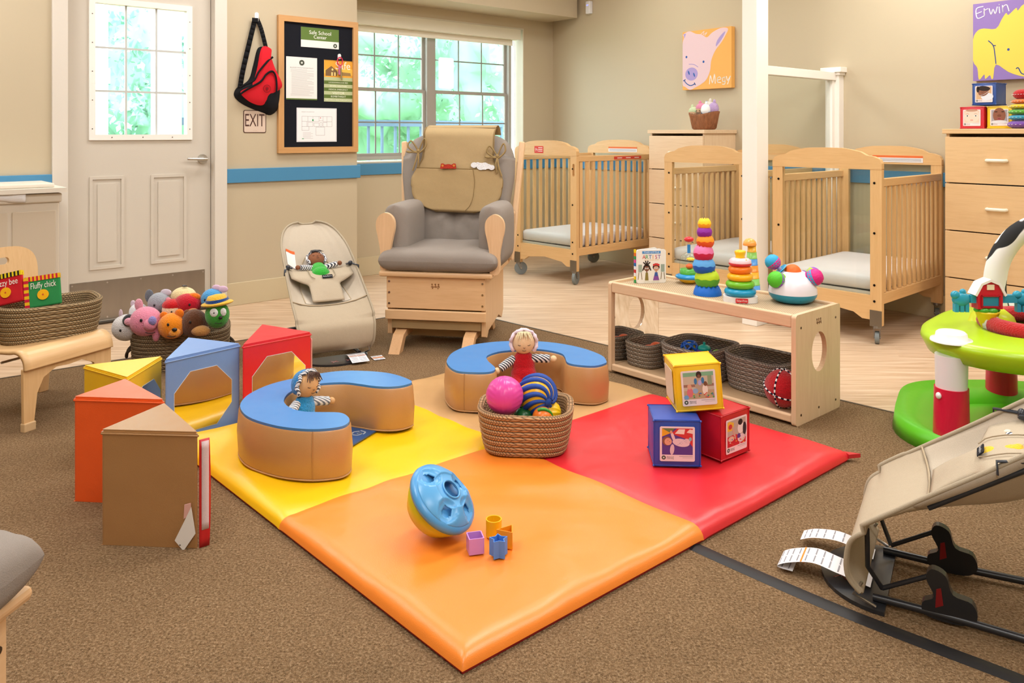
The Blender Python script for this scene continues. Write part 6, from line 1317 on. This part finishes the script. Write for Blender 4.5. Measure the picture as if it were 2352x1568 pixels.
# ================================================================ child chair
cA = G(72, 992); wd = V((.40, .917)).normalized(); crz = math.atan2(wd.y, wd.x)
ch = root('child_chair', cA+V((0, 0, .006)), crz, 'small bentwood child chair with handle slot, carrying a basket, at the left edge', 'chair')
CWD = .40; SZ = .30; BW_ = 'woodx:#e3bd8a'
prof = [V(p) for p in ((.42, SZ-.002), (.25, SZ-.012), (.10, SZ-.006), (.055, SZ), (.028, SZ-.008), (.010, SZ-.028), (.004, SZ-.06))]; PC = crom(prof, 5, False)
b = B(BW_); b.surf(lambda i, j: V((-.03+CWD*i+.0, PC[int(round(j*(len(PC)-1)))].x, PC[int(round(j*(len(PC)-1)))].y)), 14, len(PC)-1); b.obj('seat', ch, solid=.014)
for sx in (0, 1):
    o_ = -.03 if sx == 0 else CWD-.03; s__ = 1 if sx == 0 else -1
    poly = [(o_, SZ-.055), (o_, SZ-.09), (o_+s__*.002, .03), (o_+s__*.045, .03), (o_+s__*.058, .14), (o_+s__*.085, SZ-.105), (o_+s__*.14, SZ-.078), (o_+s__*.2, SZ-.082), (o_+s__*.2, SZ-.055)]
    b = B('woodz:#e3bd8a').at(T(0, .018, 0) @ UP); b.prism([tuple(p) for p in poly], 0, .014); b.obj('leg', ch, bev=.003)
    b = B('pl:#d8b98e'); b.box(min(o_, o_+s__*.05), max(o_, o_+s__*.05), -.002, .024, -.002, .034); b.obj('foot_cap', ch, bev=.004)
    b = B('woodz:#e3bd8a').at(T(o_+(-.0 if sx == 0 else -.045), .40, 0) @ Rr('X', .10)); b.box(0, .045, 0, .014, 0, SZ); b.obj('leg', ch, bev=.003)
b = B('metal:#b5b2ac'); b.tube([(-.02, .15, SZ-.045), (CWD-.05, .15, SZ-.045)], .005, 8); b.obj('cross_rod', ch)
bo = [(CWD/2-.03+p[0], p[1]) for p in [tuple(q) for q in crom([V(p) for p in ((-.15, 0), (.15, 0), (.165, .12), (.19, .26), (.175, .345), (.11, .385), (0, .39), (-.11, .385), (-.175, .345), (-.19, .26), (-.165, .12))], 5)]]
b = B('woodz:#e6c392').at(T(0, .44, SZ-.02) @ Rr('X', -.12) @ UP); b.prism(bo, -.0, .014, holes=[rrect(CWD/2-.09, CWD/2+.03, .315, .345, .0145)]); b.obj('backrest', ch, bev=.003)
MC = T(*ch.location) @ Rr('Z', crz)
bkp = G(72, 765, SZ+.01); bk = basket('book_basket', (-2.0, 3.47, SZ+.002+.006), math.radians(40), .40, .27, .155, 'wide tan braided basket of cloth books on the child chair', 'braid:#97805f', .14)
def cloth_book(px, py, D, w, h, key, label, words, edge, rz, ry):
    r = root('cloth_book', bz(px, py, D), rz, label, 'book'); r.rotation_euler = (-.25, ry, rz)
    b = B(key); b.box(-w/2, w/2, -.008, .008, -h/2, h/2); b.obj('cover', r, bev=.006)
    b = B('fab:'+edge[0]); n_ = 9
    for k in range(n_*2):
        b.c('fab:'+edge[k % 2]); x0 = -w/2+w*k/(n_*2); b.box(x0, x0+w/(n_*2), -.011, .011, h/2-.018, h/2+.002)
    for k in range(10): b.c('fab:'+edge[k % 2]); z0 = -h/2+h*k/10; b.box(-w/2-.004, -w/2+.014, -.0112, .0112, z0, z0+h/10)
    b.obj('striped_edging', r)
    b = B('fab:#efe9df').at(T(0, -.0125, 0) @ UP); b.text(words, w*.72, .034, .004, h*.17, 0); b.c('fab:#f2b418'); b.prism(circle(.022, 20, -.0, -h*.12), -.003, .0005); b.c('pl:#c9501e'); b.prism(circle(.004, 8, 0, -h*.12), .0005, .001); b.obj('lettering', r)
cloth_book(100, 668, 3.46, .135, .13, 'fab:#2f8a4c', 'green cloth book reading Fluffy chick in the basket', 'Fluffy chick', ('#c31f3a', '#e8b41c'), .3, -.12)
cloth_book(16, 664, 3.44, .14, .13, 'fab:#c9202a', 'red cloth book with a black and yellow edge in the basket', 'Fuzzy bee', ('#17171a', '#e6cc1c'), .05, -.22)
# ================================================================ lidded bin at the left wall
r = root('lidded_bin', V((-2.755, 4.305, 0)), wrot(WL), 'cream lidded laundry bin with a white liner against the left wall', 'bin')
BN = 'paint:#cfc4b3'; zl = .90
xr = .30
b = B(BN); b.box(-.42, xr, -.0, .34, 0, zl-.10); b.obj('body', r, bev=.008)
for x0, x1 in ((-.40, .05), (.07, xr-.02)): b = B('paint:#c6b8a3'); b.box(x0, x1, -.006, .004, .05, zl-.15); b.obj('side_panel', r, bev=.004)
b = B(BN); b.box(-.43, xr+.01, -.014, .35, zl-.105, zl-.055); b.obj('collar', r, bev=.008)
b = B('fab:#e6e4e4'); b.surf(lambda i, j: V((-.42+.55*i, -.018-.010*math.sin(PI*j)-.004*math.sin(21*i), zl-.045-(.05+.022*math.sin(7*i)*math.sin(3*i))*j)), 30, 5); b.obj('liner_bag', r, solid=.002)
b = B('paint:#dcd4c6'); b.prism([(-.45, -.04), (xr+.03, -.04), (xr+.03, .36), (-.45, .36)], zl-.05, zl-.025); b.box(-.42, xr-.02, 0.02, .33, zl-.025, zl+.0); b.obj('lid', r, bev=.008, seg=3)
# ================================================================ plush toys in a basket
pbk = G(412, 812); PBX = V((-1.69, 4.12, .0))
pk = basket('plush_basket', (PBX.x, PBX.y, .001), math.radians(20), .46, .32, .19, 'tan braided basket with rope handles heaped with plush heads, left of the bouncer', 'braid:#7d6a51', .06, handles=True)
def pt(px, py, D): return bz(px, py, D)
def plush(px, py, D, r_, key, label, parts, rz=0, name='plush_toy', sh=(1, .9, .95)):
    r = root(name, pt(px, py, D), rz, label, 'plush toy'); b = B(key); b.ell((0, 0, 0), (r_*sh[0], r_*sh[1], r_*sh[2]), nu=24, nv=16); b.obj('head', r)
    for nm, k, c_, rr_ in parts:
        b = B(k); b.ell([q*r_ for q in c_], [q*r_ for q in rr_] if hasattr(rr_, '__len__') else rr_*r_, nu=16, nv=12); b.obj(nm, r)
    return r
EY = lambda x, z=.15, y=-.86: ('eye', 'pl:#1b1a1e', (x, y, z), (.09, .06, .11))
def ring_smile(r, r_, x0=0, z=-.3):
    b = B('pl:#1d1a1a'); b.tube([((x0+.35*math.sin(t))*r_, -.93*r_, (z-.14*math.cos(t))*r_) for t in [-1.1, -.5, 0, .5, 1.1]], .0018, 5); b.obj('mouth', r)
PD = 3.98
plush(290, 752, PD, .068, 'plush:#d9d7d8', 'white plush cow head with a black patch, at the left end of the heap', [('black_patch', 'plush:#1d1d22', (.42, -.5, .62), (.42, .45, .45)), ('horn', 'plush:#d8c0cc', (-.35, -.1, 1.0), (.14, .1, .35)), EY(-.0, .0, -.88), ('ear', 'plush:#d9d7d8', (.95, 0, .7), (.35, .15, .25))])
p_ = plush(335, 738, PD-.03, .076, 'plush:#e38ba5', 'pink plush pig head with a lilac snout and tulle bow', [('snout', 'plush:#e38ba5', (.55, -.62, -.05), (.42, .4, .40)), ('snout_tip', 'plush:#8f86c4', (.78, -.80, .22), (.26, .22, .30)), ('ear', 'plush:#e9a3b8', (-.85, -.45, .08), (.34, .15, .26)), ('ear', 'plush:#e9a3b8', (-.5, .1, 1.05), (.28, .12, .4)), EY(.12, .28, -.93), ('leg', 'plush:#e38ba5', (.75, -.2, -.75), (.25, .25, .5))]); ring_smile(p_, .076, .7, -.4)
p_ = plush(395, 748, PD-.05, .066, 'plush:#ee8b14', 'orange plush bear head in the front of the heap', [('ear', 'plush:#ee7a0c', (.55, 0, .9), (.35, .18, .35)), ('ear', 'plush:#ee7a0c', (-.6, 0, .75), (.32, .18, .3)), ('muzzle', 'plush:#ef9a38', (.45, -.6, -.35), (.42, .4, .36)), ('nose', 'pl:#1b1717', (.6, -.98, -.05), (.2, .12, .14)), EY(.1, .3, -.92), ('arm', 'plush:#ee7a0c', (1.1, -.1, .4), (.4, .2, .25))]); ring_smile(p_, .066, .35, -.45)
p_ = plush(446, 742, PD-.03, .062, 'plush:#5e371f', 'brown plush monkey head with a tan muzzle in the front of the heap', [('muzzle', 'plush:#c08a4c', (.75, -.6, -.45), (.75, .5, .42)), ('ear', 'plush:#7b4a2c', (-.5, -.1, .8), (.3, .15, .3)), EY(.05, .3, -.93)], sh=(1.05, .9, 1.1)); ring_smile(p_, .062, .8, -.5)
p_ = plush(499, 722, PD-.06, .055, 'plush:#3f9b34', 'green plush head with round glasses under a yellow hat, right end of the heap', [('lens', 'plush:#eef0f0', (.02, -.86, .35), (.36, .14, .38)), ('lens', 'plush:#eef0f0', (.75, -.62, .35), (.28, .14, .36)), ('pupil', 'pl:#141414', (.08, -1.0, .35), (.06, .04, .06)), ('nose', 'pl:#111111', (.62, -.92, -.08), (.17, .14, .16))], sh=(1.05, .9, 1.2)); ring_smile(p_, .055, .45, -.45)
b = B('plush:#e8b93a'); b.T = T(0, 0, .055) @ Rr('Y', -.12); b.ell((0, 0, 0), (.078, .062, .014)); b.lathe([(.052, 0), (.050, .02), (.040, .038), (.0, .045)], 24); b.obj('hat', p_); b = B('plush:#22509e').at(T(0, 0, .055) @ Rr('Y', -.12)); b.lathe([(.0535, .006), (.053, .022)], 24); b.obj('hat_band', p_)
plush(488, 687, PD+.06, .056, 'plush:#4a9fdc', 'sky-blue plush head with a pink tulle bow, at the back right of the heap', [EY(-.35, .1), EY(.35, .1), ('bow', 'fab:#dcbfdc', (.95, 0, .9), (.45, .1, .3)), ('bow', 'fab:#dcbfdc', (.35, 0, 1.05), (.4, .1, .25)), ('ear', 'plush:#1d7fa8', (1.25, .0, -.05), (.3, .15, .22)), ('snout', 'plush:#66b2e6', (0, -.7, -.25), (.5, .35, .3))])
plush(431, 698, PD+.05, .058, 'plush:#c3132a', 'red plush parrot head with an orange crest behind the bear', [('crest', 'plush:#ee7416', (.55, -.05, .62), (.6, .3, .35)), EY(.5, .12, -.85), ('beak', 'plush:#e39a5a', (.65, -.6, -.5), (.45, .4, .3))], sh=(1.2, .9, .9))
plush(396, 712, PD+.03, .050, 'plush:#e8cfae', 'cream plush face with red hair between the pig and the bear', [('hair', 'plush:#c4161d', (0, .02, .5), (1.0, .9, .6)), EY(.3, .0, -.9)])
plush(366, 696, PD+.07, .056, 'plush:#9ea3ad', 'grey plush mouse head with pale ears at the back left of the heap', [('ear', 'plush:#70757f', (-.95, .1, .62), (.4, .18, .6)), ('ear', 'fab:#d6cede', (.55, .1, .95), (.5, .1, .3)), ('nose', 'plush:#e08a98', (.95, -.35, .38), (.24, .22, .22)), EY(-.05, .0, -.92)])
plush(422, 680, PD+.10, .055, 'plush:#ecd9a4', 'cream-yellow plush head with a long muzzle, topmost of the heap', [('muzzle', 'plush:#f0c98a', (.5, -.5, .1), (.75, .5, .4)), ('nose', 'pl:#241a18', (.15, -.2, .98), (.25, .15, .08))], sh=(1.15, .9, .85))
plush(318, 716, PD+.06, .045, 'plush:#e4e4ea', 'small white plush head tucked behind the pig', [EY(.0, .1, -.9), ('ear', 'plush:#d9c6d6', (-.6, 0, .9), (.3, .12, .4))])
# ================================================================ activity table
tb = root('activity_table', V((2.04, 3.10, .0065)), 0, 'lime green baby activity centre with a white and red leg at the right edge', 'activity centre'); TR = .46; GZ = .405
LM = 'pl:#b2d41e'
b = B('pl:#a9cf1c')
prf = [(.20, GZ-.035), (.30, GZ-.075), (.38, GZ-.08), (.405, GZ-.07), (.43, GZ-.02), (.425, GZ+.0), (.40, GZ+.008), (.30, GZ+.005), (.24, GZ+.02), (.20, GZ+.012), (.20, GZ-.035)]
b.lathe(prf, 72, fn=lambda r__, z, a: (r__*(1+.10*math.cos(3*(a-PI-.29))), z)); b.obj('tray', tb)
for k in range(3):
    a = PI+.29+k*2*PI/3; x, y = .435*math.cos(a), .435*math.sin(a)
    b = B('pl:#e9e7ea'); b.cyl((x, y, .18), (x, y, GZ-.05), .052, .056, 32); b.obj('upper_leg', tb)
    b = B('pl:#d0163c'); b.cyl((x, y, .02), (x, y, .235), .062, .058, 32); b.obj('lower_leg', tb)
    b = B('pl:#e9e7ea'); b.ell((x-.058, y-.02, .21), (.009, .012, .012)); b.obj('height_button', tb)
    b = B('pl:#efefee').at(T(x, y, GZ)); b.lathe([(.072, .0), (.07, .008), (.055, .012), (.052, .03), (.045, .036), (0, .037)], 36); b.obj('leg_cap', tb)
b = B('pl:#5cbf22'); b.lathe([(.34, .02), (.36, .04), (.44, .05), (.52, .07), (.53, .0), (.515, 0), (.50, .04), (.43, .03), (.37, .02), (.355, 0), (.34, .0)], 64, fn=lambda r__, z, a: (r__*(1+.03*math.cos(6*a)), z+.0)); b.obj('floor_ring', tb)
b = B('cow:'); b.tube(crom([V((.05, .36, GZ)), V((.03, .355, GZ+.12)), V((.045, .33, GZ+.25)), V((.10, .27, GZ+.36)), V((.2, .15, GZ+.42)), V((.3, .0, GZ+.40)), V((.34, -.1, GZ+.3))], 6, False), .044, 20); tb_arch = b.obj('cow_arch', tb, lab='black and white cow-print padded arch')
b = B('plush:#c3262a'); b.tube([(.19*math.cos(t), .19*math.sin(t), GZ+.03) for t in [q*PI/16 for q in range(32)]], .032, 12, True); b.c('plush:#e8e2e2'); b.tube([(.19*math.cos(t), .19*math.sin(t), GZ+.032) for t in [PI*.95+q*.05 for q in range(5)]], .0335, 12); b.obj('seat_ring', tb)
bx, by_, bz0 = -.20, .02, GZ+.012
b = B('pl:#e3c31a').at(T(bx, by_, bz0)); b.lathe([(.018, 0), (.022, .01), (.04, .06), (.042, .066), (0, .068)], 20, fn=lambda r__, z, a: (r__*(1+.05*math.cos(10*a)), z)); b.obj('wheat_base', tb)
b = B('pl:#3f9b2c').at(T(bx, by_, bz0)); [b.ell((.03*math.cos(k), .02*math.sin(k), .072), (.02, .016, .012)) for k in range(6)]; b.obj('leaf_ring', tb)
b = B('pl:#c4142b').at(T(bx, by_, bz0+.078) @ UP); b.prism([(-.048, 0), (.048, 0), (.048, .06), (.03, .095), (0, .108), (-.03, .095), (-.048, .06)], -.022, .022); b.c('pl:#e8d8bd'); b.prism([(-.014, .075), (.014, .075), (.014, .095), (-.014, .095)], .022, .025); b.c('pl:#1c7f9c'); b.prism([(-.032, .012), (.032, .012), (.032, .05), (-.032, .05)], .022, .024); b.c('pl:#a81024')
for p, q in (((-.034, .010), (.034, .010)), ((-.034, .052), (.034, .052)), ((-.034, .01), (-.034, .052)), ((.034, .01), (.034, .052))): b.prism(seg2(p, q, .006), .022, .028)
b.obj('barn', tb)
b = B('pl:#eeeae8').at(T(bx, by_, bz0+.078) @ UP); b.prism([(-.062, .055), (-.037, .10), (0, .116), (.037, .10), (.062, .055), (.054, .05), (.031, .093), (0, .106), (-.031, .093), (-.054, .05)], -.026, .028); b.obj('barn_roof', tb)
TE_ = 'pl:#2096b4'
b = B(TE_).at(T(bx, by_, bz0+.10)); b.box(-.07, -.045, -.012, .012, 0, .03); b.obj('spinner_arm', tb); b = B(TE_).at(T(bx, by_, bz0+.10)); b.box(.045, .11, -.012, .012, 0, .03); b.obj('spinner_arm', tb)
for sx, x0 in ((-1, -.10), (1, .14)):
    b = B(TE_).at(T(bx+x0, by_, bz0+.112)); b.ell((0, 0, 0), (.036, .018, .028)); b.ell((-.026, -.004, .018), (.017, .014, .016)); b.ell((.006, 0, .028), (.013, .01, .013))
    for q in (-.02, .0, .02): b.box(q-.008, q+.006, -.010, .010, -.048, -.015)
    b.obj('sheep_spinner' if sx < 0 else 'pig_spinner', tb)
b = B('pl:#cfd91f').at(T(-.12, .12, GZ)); b.lathe([(.09, 0), (.075, .04), (.045, .065), (0, .07)], 28); b.obj('tray_mound', tb)
# ================================================================ groups of repeats
GROUPS = {'crib': 'pine cribs along the right wall', 'crib_mattress': 'mattresses in the cribs', 'dresser': 'maple dressers along the right wall', 'storage_basket': 'braided baskets inside the low shelf',
          'plush_toy': 'plush heads heaped in the braided basket', 'rag_doll': 'rag dolls around the play area', 'wedge_block': 'vinyl wedge blocks at the left of the mat', 'horseshoe_cushion': 'horseshoe cushions on the mat',
          'sorter_shape': 'hollow shape blocks on the orange square', 'textured_ball': 'balls in the ball basket', 'swirl_ball': 'balls in the ball basket', 'egg_doll': 'egg dolls in the fur pouch', 'cloth_book': 'cloth books in the chair basket',
          'baby_bouncer': 'baby bouncers', 'tree': 'trees outside the windows', 'porch_post': 'porch posts outside the door', 'deck_railing': 'deck railings outside'}
for o in list(bpy.data.objects):
    if o.parent is None:
        k = o.name.split('.')[0]
        if k in GROUPS: o['group'] = GROUPS[k]
        elif k == 'photo_cube': o['group'] = 'photo cubes on the dresser' if o.location.z > 1 else 'photo cubes on the red mat square'
